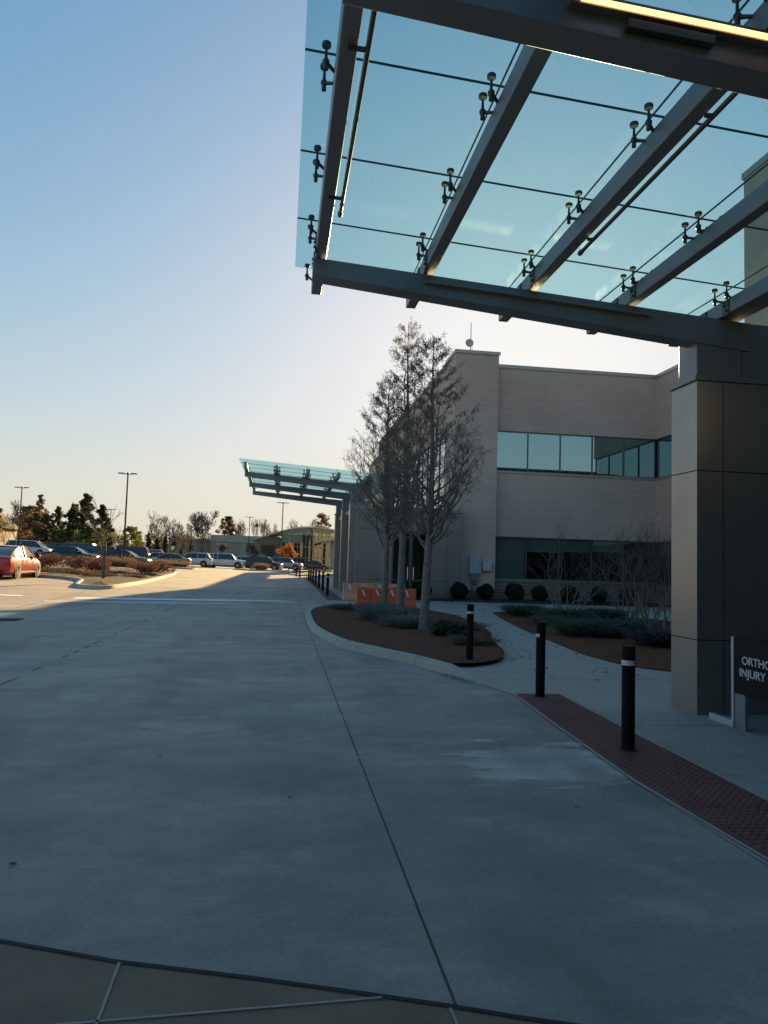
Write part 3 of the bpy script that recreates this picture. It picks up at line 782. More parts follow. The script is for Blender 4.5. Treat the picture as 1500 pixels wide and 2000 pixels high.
mb = MB(); mb.box(2.99, 29.24, .15, 4.43, 29.4, 3.77); mb.box(6.07, 29.24, .15, 7.34, 29.4, 3.77); mb.box(4.43, 29.24, 2.95, 6.07, 29.4, 3.77); mb.box(2.99, 29.4, .15, 3.1, 32.6, 3.77); mb.box(7.0, 29.4, .15, 7.02, 37.5, 3.6)
mb.build('backing', M['panelgap'], pv, world=True)
mb = MB(); mb.box(2.9, 29.14, 3.78, 7.42, 29.5, 3.94); mb.box(2.9, 29.5, 3.78, 3.2, 38, 3.94); mb.build('coping', M['coping'], pv, world=True)
mb = MB(); mb.box(3.2, 29.5, 3.55, 7.02, 38, 3.62); mb.build('roof', M['shingle'], pv, world=True)
mb = MB(); mb.box(3.1, 36.5, .2, 7.0, 36.6, 3.5); mb.build('lobby_wall', M['lobby'], pv, world=True)
mb = MB(); mb.box(2.98, 32.65, .2, 3.0, 37.5, 3.7); mb.build('side_glazing', M['darkglass'], pv, world=True)
L = pv.location
for k, (a, b) in enumerate(((4.44, 5.22), (5.22, 6.05))):
    mb = MB()
    for xa in (a + .002, b - .062): mb.box(xa, 29.25, .2, xa + .06, 29.35, 2.94)
    mb.box(a + .062, 29.25, 2.86, b - .062, 29.35, 2.94); mb.box(a + .062, 29.25, .2, b - .062, 29.35, .34); mb.box(a + .062, 29.26, .93, b - .062, 29.34, .99)
    d = mb.build('door', M['frame'], pv, world=True)
    g = MB(); g.box(a + .062 - L.x, 29.295 - L.y, .34 - L.z, b - .062 - L.x, 29.305 - L.y, 2.86 - L.z); g.build('pane', M['darkglass'], d)
    g = MB(); hx = (b - .12 if k == 0 else a + .12) - L.x; g.tube([(hx, 29.2 - L.y, 1.0 - L.z), (hx, 29.2 - L.y, 1.5 - L.z)], .015, 6); g.build('handle', M['chrome'], d)

# taller stair block and unseen dark blocks added to cut light on the right
wg = thing('stair_tower', 'tall pale block seen through the canopy glass at the right edge', 'building', (20, 29, 0))
mb = MB(); mb.box(20, 20, 0, 32, 29.1, 19.4); mb.build('wall', M['brick'], wg, world=True)
mb = MB(); mb.box(19.93, 19.93, 19.4, 32.07, 29.17, 19.7); mb.build('coping', M['coping'], wg, world=True)
wf = thing('light_blocker', 'unseen dark block added right of and behind the canopy to cut light', 'building', (7.35, 0, 0))  # added to darken the pillar's reflection and the paving beside it
mb = MB(); mb.box(7.4, -22, 0, 26, 7.6, 9.0); mb.box(11, 8.6, 0, 26, 16.9, 4.4); mb.box(-12, -22, 0, 7.3, -7, 9); mb.build('wall', M['panelgap'], wf, world=True)  # last box added behind the camera to darken the near ground
mb = MB()
for k in range(9):
    a = -21.9 + 3.27 * k
    for za, zb in ((0.02, .9), (.92, 2.78), (2.8, 4.5), (4.52, 9.0)): mb.box(7.36, a, za, 7.39, a + 3.25, zb)
mb.build('cladding', M['bronze'], wf, world=True)
mb = MB(); mb.box(7.3, -22, 9.0, 26, 7.65, 9.12); mb.build('coping', M['steel'], wf, world=True)

vb = thing('screening_vestibule', 'unseen dark vestibule added to screen the pillar from sunlit ground', 'building', (5.6, -2, 0))  # added to hide bright ground from the pillar's front face
mb = MB(); mb.box(5.5, -7, 4.0, 7.34, 3.2, 4.3); mb.build('roof', M['bronze'], vb, world=True)
mb = MB()
for y in (-7, -4.5, -2, .5, 3.1): mb.box(5.5, y, 0.02, 5.6, y + .1, 4.0)
for x in (5.61, 6.4, 7.2): mb.box(x, 3.1, .02, x + .1, 3.2, 4.0)
mb.build('mullion', M['bronze'], vb, world=True)
mb = MB(); mb.box(5.54, -6.9, .03, 5.56, 3.1, 3.99); mb.box(5.6, 3.14, .03, 7.3, 3.16, 3.99); mb.build('glazing', M['darkglass'], vb, world=True)

# wall boxes and roof antenna
o = thing('meter_cabinet', 'blue grey utility cabinet with conduit below it on the brick tower', 'cabinet', (8.03, 29.72, 1.3))
mb = MB(); mb.box(-.26, -.16, 0, .26, -.002, .72); mb.build('cabinet_body', M['cabinet'], o, bevel=.012)
mb = MB(); mb.box(-.24, -.175, .02, .24, -.161, .70); mb.build('door', M['cabinet'], o, bevel=.005)
mb = MB(); mb.box(.14, -.19, .42, .2, -.176, .5); mb.build('latch', M['conduit'], o)
mb = MB(); mb.box(-.17, -.14, -.32, .14, -.004, -.003); mb.box(.0, -.12, -.46, .14, -.004, -.32); mb.tube([(-.09, -.07, -.32), (-.09, -.07, -1.05)], .03, 8); mb.build('conduit', M['conduit'], o)
o = thing('junction_box', 'small pale square box mounted at the tower corner by the window', 'cabinet', (8.56, 29.72, 1.43))
mb = MB(); mb.box(-.2, -.13, 0, .2, -.002, .38); mb.build('box_body', M['cabinet2'], o, bevel=.012)
mb = MB(); mb.box(-.18, -.142, .02, .18, -.131, .36); mb.build('lid', M['cabinet2'], o, bevel=.004)
mb = MB(); mb.box(.2, -.09, .06, .225, -.05, .3); mb.build('hinge', M['conduit'], o)
o = thing('roof_antenna', 'round dish on a thin mast standing on the brick tower roof', 'antenna', (7.76, 30.1, 10.84))
mb = MB(); mb.tube([(0, 0, 0), (0, 0, 1.35)], [.022, .014], 8); mb.lathe([(.09, 0), (.09, .02)], (0, 0, 0), 12); mb.build('mast', M['conduit'], o)
mb = MB(); mb.lathe([(.02, .05), (.10, .035), (.17, .0), (.18, -.035), (.172, -.035), (.12, -.01), (.05, .0)], (-.09, -.1, .40), 20, 'y'); mb.build('dish', M['dish'], o, smooth=True)
mb = MB(); mb.box(-.02, -.09, .36, .06, .03, .44); mb.tube([(.05, 0, .34), (.09, .02, .2), (.03, .02, .05)], .008, 5); mb.build('bracket', M['conduit'], o)

# ------------------------------------------------------------------ bollards
def bollard(label, x, y, group, tape='full', first=[None]):
    z = gz(x, y) + (.008 if x < 3 or y > 20 else .016)
    if abs(x - 3.12) < .1 and y > 11: z = gz(x, y) + .06
    o = thing('bollard', label, 'bollard', (x, y, z), 0, group)
    mb = MB(); mb.lathe([(.058, 0), (.058, .90), (.056, .912), (.050, .916)], (0, 0, 0), 24); mb.build('post', M['black'], o, smooth=True)
    if y < 20:
        mb = MB(); mb.lathe([(.085, -.012), (.085, .004), (.06, .007)], (0, 0, 0), 20); mb.build('base_collar', M['darkgap'], o, smooth=True)
    mb = MB()
    n = 24; a0, a1, z0, z1 = {'full': (0, 2 * math.pi, .765, .80), 'part': (math.pi * .86, math.pi * 1.72, .745, .79), 'stub': (math.pi * .95, math.pi * 1.30, .735, .775)}[tape]
    r = .0598
    for i in range(n + 1):
        t_ = a0 + (a1 - a0) * i / n; rr = r + (.012 if tape == 'stub' and i < 6 else 0)
        dzz = (.004 * math.sin(i * 1.7) if tape != 'full' else 0)
        mb.v += [(rr * math.cos(t_), rr * math.sin(t_), z0 + dzz), (rr * math.cos(t_), rr * math.sin(t_), z1 + dzz * .5)]
    for i in range(n): mb.f.append((2 * i, 2 * i + 2, 2 * i + 3, 2 * i + 1)); mb.m.append(0)
    mb.build('reflective_band', M['reflect'], o, smooth=True)
    return o
bollard('nearest black bollard with a torn silver band on the red tactile strip', 3.12, 6.21, 'bollards along the kerb', 'part')
bollard('black bollard with a peeling scrap of tape at the end of the red strip', 3.24, 8.76, 'bollards along the kerb', 'stub')
bollard('black bollard with a clean white band standing in the mulch tip', 3.12, 11.73, 'bollards along the kerb', 'full')
names = ['nearest', 'second', 'third', 'fourth', 'fifth', 'sixth', 'seventh']
for k in range(7):
    bollard('%s black bollard in the row under the far canopy' % names[k], 1.93 + .0 * k, 30.2 + 3.5 * k, 'bollards under the far canopy')
bollard('nearer of two lone black bollards at the sunlit end of the row', 1.46, 57.5, 'bollards under the far canopy')
bollard('farther of two lone black bollards at the sunlit end of the row', 1.27, 62, 'bollards under the far canopy')
bollard('black bollard rising behind the faded orange barriers', 3.33, 36.6, 'bollards under the far canopy')

# ------------------------------------------------------------------ plastic barriers
def barrier(label, x, y, rz, m, Lb, stripes, sticker=False):
    o = thing('plastic_barrier', label, 'barrier', (x, y, gz(x, y) + .012), rz, 'orange plastic barriers')
    h = .66
    prof = [(-.22, 0), (-.22, .10), (-.13, .24), (-.085, h - .03), (-.06, h), (.06, h), (.085, h - .03), (.13, .24), (.22, .10), (.22, 0)]
    mb = MB(); stx = [0, .42 * Lb, .46 * Lb, .54 * Lb, .58 * Lb, Lb]
    # fork slot: the lower front folds back in the middle
    for i, xx in enumerate(stx):
        for (a, b) in prof:
            s_ = 1.0
            if i in (2, 3) and b < .5: a *= .55 + .45 * b / .5
            mb.v.append((xx, a, b))
    n = len(prof)
    for i in range(len(stx) - 1):
        for j in range(n - 1):
            a = i * n + j; mb.f.append((a, a + n, a + n + 1, a + 1)); mb.m.append(0)
    mb.f.append(tuple(reversed(range(n)))[::-1]); mb.m.append(0); mb.f.append(tuple((len(stx) - 1) * n + j for j in range(n))[::-1]); mb.m.append(0)
    mb.build('shell', m, o, bevel=.012)
    for k, u in enumerate(stripes):
        mb = MB(); yb0, yb1 = -.099, -.079
        x0 = u * Lb
        q = lambda xx, zz: (xx, -.085 - .045 * (h - .03 - zz) / (h - .27) - .003, zz)
        mb.add([q(x0 + .07, .40), q(x0 + .135, .40), q(x0 + .055, .60), q(x0 - .01, .60)], [(0, 1, 2, 3)]); mb.build('reflective_stripe', M['tape'], o)
    mb = MB(); mb.lathe([(.05, 0), (.05, .03), (.03, .035)], (.25 * Lb, 0, h), 10); mb.build('filler_cap', M['carblack'], o)
    mb = MB(); mb.tube([(Lb + .01, 0, .1), (Lb + .01, 0, h - .02)], .03, 8); mb.build('hinge_pin', m, o)
    if sticker:
        mb = MB(); mb.add([(Lb - .16, -.1, .55), (Lb - .04, -.1, .55), (Lb - .04, -.094, .61), (Lb - .16, -.094, .61)], [(0, 1, 2, 3)]); mb.build('sticker', M['tape'], o)
    return o
barrier('front left bright orange barrier with two white slashes beside the mulch bed', 2.55, 24.6, R(6), M['oran'], 1.06, (.16, .62))
barrier('front right bright orange barrier behind the second trunk', 3.62, 24.71, R(4), M['oran'], 1.0, (.1, .62))
barrier('faded orange barrier at the back left of the group', 2.36, 27.7, R(5), M['salmon'], 1.22, (.15, .62))
barrier('faded orange barrier at the back right with a small white sticker', 3.6, 27.8, R(6), M['salmon'], 1.18, (.1, .58), True)

# ------------------------------------------------------------------ sign
o = thing('entrance_sign', 'low black sign with white capital letters on a pale metal post', 'sign', (4.74, 7.1, .014))
dirv = Vector((.01, -1, 0))
mb = MB(); mb.box(-.022, -.02, 0, .022, .02, .935); mb.build('post', M['signpost'], o, bevel=.003)
mb = MB(); mb.box(-.035, -.03, 0, .035, .40, .07); mb.build('foot', M['signpost'], o, bevel=.004)
mb = MB(); mb.box(.0 - .015, -1.45, .36, .02, -.021, .935); sf = mb.build('panel', M['signface'], o, bevel=.003)
mb = MB(); mb.box(-.012, -.2, 0, .018, -.03, .358); mb.build('leg', M['conduit'], o)
def text(s, size, loc, parent):
    cu = bpy.data.curves.new('lettering', 'FONT'); cu.body = s; cu.size = size; cu.extrude = .0015; cu.offset = .0025
    tmp = bpy.data.objects.new('lettering', cu); col.objects.link(tmp)
    dg = bpy.context.evaluated_depsgraph_get(); me = bpy.data.meshes.new_from_object(tmp.evaluated_get(dg))
    bpy.data.objects.remove(tmp)
    ob = bpy.data.objects.new('lettering', me); col.objects.link(ob); me.materials.clear(); me.materials.append(M['letter'])
    ob.parent = parent; ob.location = loc; ob.rotation_euler = (R(90), 0, R(-90)); return ob
text('ORTHO', .135, (-.0185, -.155, .672), sf); text('INJURY', .135, (-.0185, -.115, .548), sf)
for ob in sf.children: ob.scale = (.95, .84, 1)

# ------------------------------------------------------------------ street lamps
def lamp(label, x, y, ztop, hw=.8, rz=0, single=False):
    z = gz(x, y)
    o = thing('street_lamp', label, 'street lamp', (x, y, z), rz, 'car park lamps')
    h = ztop - z
    mb = MB(); mb.tube([(0, 0, .7), (0, 0, h)], [.085, .055], 8); mb.build('pole', M['pole'], o, smooth=True)
    mb = MB(); mb.lathe([(.28, 0), (.28, .68), (.24, .74)], (0, 0, 0), 14); mb.build('base', M['kerb'], o, smooth=True)
    mb = MB(); mb.bar((-.35, 0, h - .04), (.35, 0, h - .04), .06, .07); mb.box(-.09, -.09, h - .1, .09, .09, h + .08); mb.build('bracket', M['pole'], o)
    for s in (-1, 1):
        mb = MB()
        a, b = .22 * s, hw * s
        sec = [(a, .10, .03), (a + .25 * (b - a), .2, .05), (a + .8 * (b - a), .22, .045), (b, .13, .02)]
        for (xx, wy, hz) in sec: mb.v += [(xx, -wy, h - .03), (xx, wy, h - .03), (xx, wy * .7, h - .03 + hz * 1.6), (xx, -wy * .7, h - .03 + hz * 1.6)]
        for i in range(3):
            for j in range(4): p = i * 4 + j; q = i * 4 + (j + 1) % 4; mb.f.append((p, q, q + 4, p + 4)); mb.m.append(0)
        mb.f.append((0, 1, 2, 3)); mb.f.append((12, 13, 14, 15)); mb.m += [0, 0]
        mb.build('lamp_head', M['pole'], o)
    return o
lamp('tallest looking dark double headed lamp rising behind the small bare tree', -13.08, 63, 8.51)
lamp('dark double headed lamp left of the far canopy, its base by the silver hatchback', -.1, 95, 9.12)
lamp('dark double headed lamp above the silver people carrier at the far left', -28.54, 84, 8.75)
lamp('thin double headed lamp in front of the long low building', -6.05, 134, 9.34, .85)
lamp('distant double headed lamp left of the tall bushy bare tree', -18.22, 150, 9.09, .85)
lamp('distant double headed lamp seen through the small bare tree', -27.19, 120, 8.9, .85)
o = thing('floodlight_pole', 'short pole with one square floodlight near the low building roof', 'street lamp', (-5.4, 152, gz(-5.4, 152)))
mb = MB(); mb.tube([(0, 0, 0), (0, 0, 8.0)], .06, 6); mb.build('pole', M['pole'], o)
mb = MB(); mb.box(-.3, -.25, 7.9, .35, .2, 8.6); mb.build('lamp_head', M['pole'], o, bevel=.05)
for px_, (x, y, h, lab) in enumerate(((-13.9, 96, 2.4, 'small grey sign on a post before the white crossover'), (1.95, 82, 3.4, 'tan notice sign on a tall post beside the orange tree'))):
    o = thing('post_sign', lab, 'sign', (x, y, gz(x, y)))
    mb = MB(); mb.tube([(0, 0, 0), (0, 0, h)], .035, 6); mb.build('post', M['pole'], o)
    mb = MB(); mb.box(-.2 if px_ == 0 else .04, -.05, h - (.5 if px_ == 0 else 1.6), .2 if px_ == 0 else .34, -.035, h - .02); mb.build('sign_plate', M['yellowsign'] if px_ else M['signpost'], o)

# ------------------------------------------------------------------ cars
PAINT = {}
def paint(name, c, metal=.35, rough=.28):
    if name not in PAINT:
        m = mat('car_paint_' + name, c, rough, metal, .6); b = m.node_tree.nodes['Principled BSDF']
        b.inputs['Coat Weight'].default_value = .6; b.inputs['Coat Roughness'].default_value = .06
        PAINT[name] = m
    return PAINT[name]
KIND = {  # L, W, H, hood z, belt z, tail z, windscreen base/top, rear glass top/base (fractions from the nose), wheel r
    'sedan': (4.85, 1.84, 1.45, .80, .93, .97, .27, .43, .68, .86, .33),
    'coupe': (4.6, 1.8, 1.42, .78, .92, .99, .26, .44, .64, .90, .33),
    'crossover': (4.75, 1.92, 1.63, .92, 1.08, 1.12, .20, .40, .68, .95, .37),
    'suv': (4.75, 1.88, 1.72, 1.0, 1.08, 1.1, .26, .38, .88, .965, .37),
    'bigsuv': (5.7, 2.04, 1.90, 1.08, 1.16, 1.16, .25, .35, .93, .98, .41),
    'van': (5.1, 2.0, 1.78, .95, 1.06, 1.08, .17, .33, .92, .975, .36),
}
def car(kind, label, cat, pm, x, y, heading, name='parked_car', detail=True):
    L, W, H, hz, bz, tz, a0, a1, a2, a3, wr = KIND[kind]
    o = thing(name, label, cat, (x, y, gz(x, y) + .004), heading, 'cars in the car park')
    w = W / 2; P = lambda u: L / 2 - u * L
    st = [(0, hz - .24, .70, .42), (.018, hz - .13, .86, .26), (.07, hz - .05, .96, .21), (a0 * .6, hz + .0, 1, .2), (a0, (hz + bz) / 2 + .03, 1, .2),
          (.5, bz, 1, .2), (a3 - .06, bz + .03, 1, .2), (a3, tz, .98, .22), (.975, tz - .04, .94, .26), (1.0, tz - .2, .84, .42)]
    if a3 > .94: st[-3] = (a3 - .005, tz, .985, .22); st[-2] = (.988, tz - .05, .95, .28)
    mb = MB(); npt = 13
    for u, zt, wf, zb in st:
        xx = P(u); h = w * wf
        half = [(0, zb), (h * .82, zb), (h * .97, zb + .1), (h, zb + (zt - zb) * .45), (h * .985, zb + (zt - zb) * .72), (h * .93, zt - .05), (h * .80, zt)]
        ring = half + [(-p, q) for p, q in half[:0:-1]]
        ring = half + [(0, zt + .025)] + [(-p, q) for p, q in reversed(half[1:])]
        for p, q in ring: mb.v.append((xx, p, q))
        npt = len(ring)
    for i in range(len(st) - 1):
        for j in range(npt):
            a = i * npt + j; b = i * npt + (j + 1) % npt
            mb.f.append((a, b, b + npt, a + npt)); mb.m.append(0)
    mb.f.append(tuple(reversed(range(npt)))); mb.m.append(0)
    mb.f.append(tuple((len(st) - 1) * npt + j for j in range(npt))); mb.m.append(0)
    mb.f = [f[::-1] for f in mb.f]
    mb.build('body', pm, o, smooth=True)
    # greenhouse
    zb_f = (hz + bz) / 2 + .02; zb_r = tz - .02
    wb, wt = w * .90, w * .70
    stg = [(a0 - .0, zb_f, zb_f + .01, wb * .92, wb * .9), (a0 + (a1 - a0) * .5, bz - .04, zb_f + (H - .04 - zb_f) * .6, wb, wt * 1.12), (a1, bz - .04, H - .045, wb, wt), ((a1 + a2) / 2, bz - .03, H - .012, wb, wt),
           (a2, bz - .02, H - .06, wb, wt * .97), (a2 + (a3 - a2) * .55, bz, zb_r + (H - .06 - zb_r) * .52, wb * .98, wt * 1.06), (a3 - .003, zb_r, zb_r + .012, wb * .9, wb * .88)]
    mb = MB()
    for u, z0, z1, y0, y1 in stg:
        xx = P(u); mb.v += [(xx, y0, z0), (xx, y1, z1), (xx, 0, z1 + .02), (xx, -y1, z1), (xx, -y0, z0)]
    for i in range(len(stg) - 1):
        for j in range(4):
            a = i * 5 + j; mb.f.append((a, a + 1, a + 6, a + 5)); mb.m.append(0)
    mb.build('window', M['carglass'], o, smooth=True)
    # roof skin and pillars
    mb = MB(); rs = stg[2:5]
    for u, z0, z1, y0, y1 in rs:
        xx = P(u); mb.v += [(xx, y1 + .012, z1 - .035), (xx, y1 * .9, z1 + .018), (xx, 0, z1 + .04), (xx, -y1 * .9, z1 + .018), (xx, -y1 - .012, z1 - .035)]
    for i in range(2):
        for j in range(4): a = i * 5 + j; mb.f.append((a, a + 1, a + 6, a + 5)); mb.m.append(0)
    mb.build('roof', pm, o, smooth=True)
    def side(u, up, s):   # point on the glasshouse side
        for p, q in zip(stg, stg[1:]):
            if p[0] <= u <= q[0]:
                k = (u - p[0]) / (q[0] - p[0]); g = [p[i] + (q[i] - p[i]) * k for i in range(5)]
                return Vector((P(u), s * (g[3] + (g[4] - g[3]) * up + .006), g[1] + (g[2] - g[1]) * up))
    for s in (-1, 1):
        mb = MB()
        for chain in ([(a0 + .004, 1), (a0 + (a1 - a0) * .5, 1), (a1, 1), ((a1 + a2) / 2, 1), (a2, 1), (a2 + (a3 - a2) * .55, 1), (a3 - .01, 1)],):
            pts = [side(u, v, s) for u, v in chain]
            for p, q in zip(pts, pts[1:]): mb.bar(p, q, .055, .06)
        mids = [(a1 + a2) / 2 + .01] + ([a2 - .02] if kind != 'coupe' else []) + ([.80 * a2] if kind in ('bigsuv', 'van') else [])
        for u in mids: mb.bar(side(u, 0, s), side(u, 1, s), .05, .07)
        mb.build('window_frame', pm, o)
    # wheels
    fx, rx = P(.19), P(.80 if kind != 'van' else .79)
    for xx in (fx, rx):
        for s in (-1, 1):
            mb = MB(); mb.lathe([(wr + .055, -.01), (wr + .055, .012)], (xx, s * (w - .005), wr + .01), 20, 'y'); mb.build('wheel_arch', M['carblack'], o)
            wh = MB(); yy = s * (w - .08)
            wh.lathe([(wr * .6, -.1), (wr * .93, -.1), (wr, -.07), (wr, .07), (wr * .93, .1), (wr * .6, .1)], (xx, yy, wr), 20, 'y')
            wo = wh.build('wheel', M['tyre'], o, smooth=True)
            rm = MB(); yf = yy + s * .103
            rm.lathe([(wr * .66, -.004), (wr * .66, .003)], (xx, yf, wr), 20, 'y', 0)
            for k in range(5):
                t_ = k * 2 * math.pi / 5 + .3
                rm.bar((xx + .05 * math.cos(t_), yf + s * .006, wr + .05 * math.sin(t_)), (xx + wr * .64 * math.cos(t_), yf + s * .006, wr + wr * .64 * math.sin(t_)), .012 if False else .02, .07, 1)
            rm.build('rim', [M['carblack'], M['rim']], wo)
    for s in (-1, 1):
        mb = MB(); mb.hexa([(P(.02), s * w * .5, hz - .22), (P(.012), s * w * .52, hz - .2), (P(.012), s * w * .5, hz - .1), (P(.02), s * w * .5, hz - .1), (P(.075), s * w * .93, hz - .19), (P(.07), s * w * .985, hz - .18), (P(.08), s * w * .975, hz - .07), (P(.085), s * w * .9, hz - .07)]); mb.build('headlight', M['headlight'], o)
        mb = MB(); mb.box(P(.999), min(s * w * .5, s * w * .92), tz - .22, P(.955), max(s * w * .5, s * w * .955), tz - .06); mb.build('tail_light', M['taillight'], o)
        mb = MB(); mb.box(P(a0 + .085), min(s * w * .93, s * (w + .19)), bz, P(a0 + .055), max(s * w * .93, s * (w + .19)), bz + .14); mb.build('mirror', M['carblack'], o, bevel=.03)
        mb = MB()
        mb.box(P(a3 - .1), min(s * (w - .01), s * (w + .004)), .3, P(a0 + .04), max(s * (w - .01), s * (w + .004)), .37); mb.build('sill_trim', M['carblack'], o)
        mb = MB()
        for u in (a1 - .05, (a1 + a2) / 2 + .01, a2 - .01): mb.box(P(u) - .006, min(s * w * .98, s * (w + .001)), .4, P(u) + .006, max(s * w * .98, s * (w + .001)), bz - .16)
        for u in ((a1 + a2) / 2 - .03, a2 - .05): mb.box(P(u) - .1, min(s * w * .99, s * (w + .012)), bz - .17, P(u) + .08, max(s * w * .99, s * (w + .012)), bz - .14)
        mb.build('door_seam', M['carblack'], o)
    mb = MB(); mb.box(P(0) - .03, -w * .45, .45, P(0) + .012, w * .45, hz - .27); mb.build('grille', M['carblack'], o, bevel=.01)
    return o
E0 = 0.0; N = R(90)
red = paint('red', (.38, .03, .028), .25); silver = paint('silver', (.44, .46, .50), .5); dark = paint('dark', (.022, .024, .03)); black = paint('black', (.012, .013, .015))
navy = paint('navy', (.03, .045, .075)); white = paint('white', (.62, .64, .66), .0); tan = paint('bronze', (.28, .23, .19), .5); grey = paint('grey', (.16, .18, .2), .5); maroon = paint('maroon', (.15, .018, .03), .3); blueg = paint('blue_grey', (.22, .29, .36), .5)
car('crossover', 'red crossover with light rims parked at the left edge of the lane', 'car', red, -13.75, 39.3, R(90))
car('van', 'silver people carrier high up at the far left under a lamp', 'car', silver, -29.3, 90, R(-4))
car('suv', 'dark sport utility car behind the nose of the silver people carrier', 'car', dark, -29.3, 99, R(178))
car('van', 'white van mostly hidden behind the black saloon at left', 'van', white, -29.6, 104.5, R(100))
car('bigsuv', 'dark grey large wagon behind the black saloon roof', 'car', grey, -26.2, 97, R(176))
car('sedan', 'black saloon facing right behind the reddish hedge', 'car', black, -19.3, 71, R(-3))
car('sedan', 'grey saloon roof between the black saloon and the navy wagon', 'car', grey, -23.0, 93, R(182))
car('suv', 'navy crossover with a shining bonnet beside the black saloon', 'car', navy, -20.9, 88, R(172))
car('bigsuv', 'very dark large wagon at the foot of the tall double lamp', 'car', black, -18.3, 89, R(178))
car('sedan', 'dark saloon facing right just behind the tan ornamental grass', 'car', dark, -14.9, 72.5, R(-6))
car('suv', 'white crossover parked behind the dark saloon by the tan grass', 'car', white, -16.9, 95, R(186))
car('sedan', 'silver saloon between the white crossover and the bronze saloon', 'car', silver, -15.0, 91, R(184))
car('sedan', 'bronze saloon facing left behind the tan hedge', 'car', tan, -12.4, 83, R(180))
car('sedan', 'charcoal saloon in the row before the brown tree', 'car', grey, -14.0, 106, R(178))
car('suv', 'white crossover with its tail next to the long white wagon', 'car', white, -10.9, 93, R(176))
car('bigsuv', 'long white wagon broadside in the middle of the car park', 'car', white, -7.3, 97, R(-5))
car('suv', 'silver crossover half hidden behind the long white wagon nose', 'car', silver, -5.4, 113, R(-2))
car('sedan', 'blue grey saloon squeezed behind the black crossover', 'car', blueg, -4.2, 110, R(-80))
car('suv', 'black crossover right of the long white wagon', 'car', black, -2.2, 96, R(-10))
car('suv', 'silver hatchback crossover beside the lamp base and orange tree', 'car', blueg, .55, 100.5, R(-8))
car('coupe', 'maroon coupe in front of the arched glass hall', 'car', maroon, 5.1, 112, R(-4))

# ------------------------------------------------------------------ vegetation
RMIN = [.0]
def grow(mb, rnd, p, d, length, rad, depth, spread=.6, kids=3, up=.15, bend=.25, tips=None, n=3, shrink=.68, mi=0):
    pts = [p]; k = 4; q = Vector(p); dd = Vector(d).normalized()
    for i in range(k):
        dd = (dd + Vector((rnd.gauss(0, bend * .5), rnd.gauss(0, bend * .5), rnd.gauss(0, bend * .3) + up * .3))).normalized()
        q = q + dd * length / k; pts.append(q.copy())
    mb.tube(pts, [max(RMIN[0], rad * (1 - .55 * i / k)) for i in range(k + 1)], n if depth < 3 else max(n, 5), mi, False)
    if depth <= 0:
        if tips is not None: tips.append((pts[-1], dd))
        return
    for j in range(kids + (rnd.random() < .4)):
        i = rnd.choice((2, 3, 3, 4)) if j else 4
        a = rnd.uniform(0, 6.28); u = Vector((math.cos(a), math.sin(a), 0)); u = (u - u.dot(dd) * dd)
        if u.length < .1: u = Vector((0, 0, 1)).cross(dd)
        nd = (dd + u.normalized() * rnd.uniform(spread * .6, spread * 1.3) + Vector((0, 0, up))).normalized()
        grow(mb, rnd, pts[i], nd, length * shrink * rnd.uniform(.75, 1.15), rad * .5 * (1.2 if j == 0 else 1), depth - 1, spread, kids, up, bend, tips, n, shrink, mi)

def leafquads(mb, rnd, c, rx, ry, rz, n, s, mi=0, shell=.55, flat=1.):
    for _ in range(n):
        while True:
            v = Vector((rnd.gauss(0, 1), rnd.gauss(0, 1), rnd.gauss(0, 1)))
            if v.length > .01: break
        v = v.normalized() * (shell + (1 - shell) * rnd.random()) ** .8
        p = Vector((c[0] + v.x * rx, c[1] + v.y * ry, c[2] + v.z * rz))
        a = Vector((rnd.gauss(0, 1), rnd.gauss(0, 1), rnd.gauss(0, flat))).normalized(); b = a.orthogonal().normalized()
        k = s * rnd.uniform(.6, 1.4)
        mb.add([p - a * k, p + b * k * .55, p + a * k, p - b * k * .55], [(0, 1, 2, 3)], mi)

def bare_tree(label, x, y, h, r, seed, m='barewood', depth=4, trunk=.22, spread=.6, kids=3, name='bare_tree', group=None, leaf=None, nleaf=0, leafs=.1, rad=.12, n=3, thin=1.0):
    RMIN[0] = .00021 * y if y > 30 else .0
    rnd = random.Random(seed); z = gz(x, y)
    o = thing(name, label, 'tree', (x, y, z), 0, group)
    tips = []; tk = MB(); cr = MB()
    th = h * trunk
    tk.tube([(0, 0, -.1), (rnd.uniform(-.05, .05), 0, th * .5), (rnd.uniform(-.1, .1), rnd.uniform(-.1, .1), th)], [rad, rad * .8, rad * .7], 7)
    tk.build('trunk', M[m], o, smooth=True)
    L0 = (h - th) * .44
    for k in range(kids + 2):
        a = k * 6.283 / (kids + 2) + rnd.uniform(-.4, .4); s_ = r / h * 1.15 * rnd.uniform(.7, 1.25)
        if k == 0: s_ *= .2
        grow(cr, rnd, Vector((0, 0, th * rnd.uniform(.8, 1))), Vector((math.cos(a) * s_, math.sin(a) * s_, .8)), L0 * rnd.uniform(.8, 1.1), rad * .5 * thin, depth - 1, spread, kids, .12, .25, tips, n, .66)
    if leaf:
        for p, d in tips:
            for _ in range(nleaf):
                leafquads(cr, rnd, p, leafs * 3, leafs * 3, leafs * 2.5, 1, leafs, 1, .0)
    # bring the crown to the height and width seen
    zm = max(v[2] for v in cr.v); rm = sorted(math.hypot(v[0], v[1]) for v in cr.v)[int(len(cr.v) * .985)]
    kz = (h - th) / (zm - th); kr = r / rm
    cr.v = [(v[0] * (kr if v[2] > th else 1), v[1] * (kr if v[2] > th else 1), th + (v[2] - th) * kz if v[2] > th else v[2]) for v in cr.v]
    cr.build('crown', [M[m]] + ([M[leaf]] if leaf else []), o)
    RMIN[0] = 0
    return o

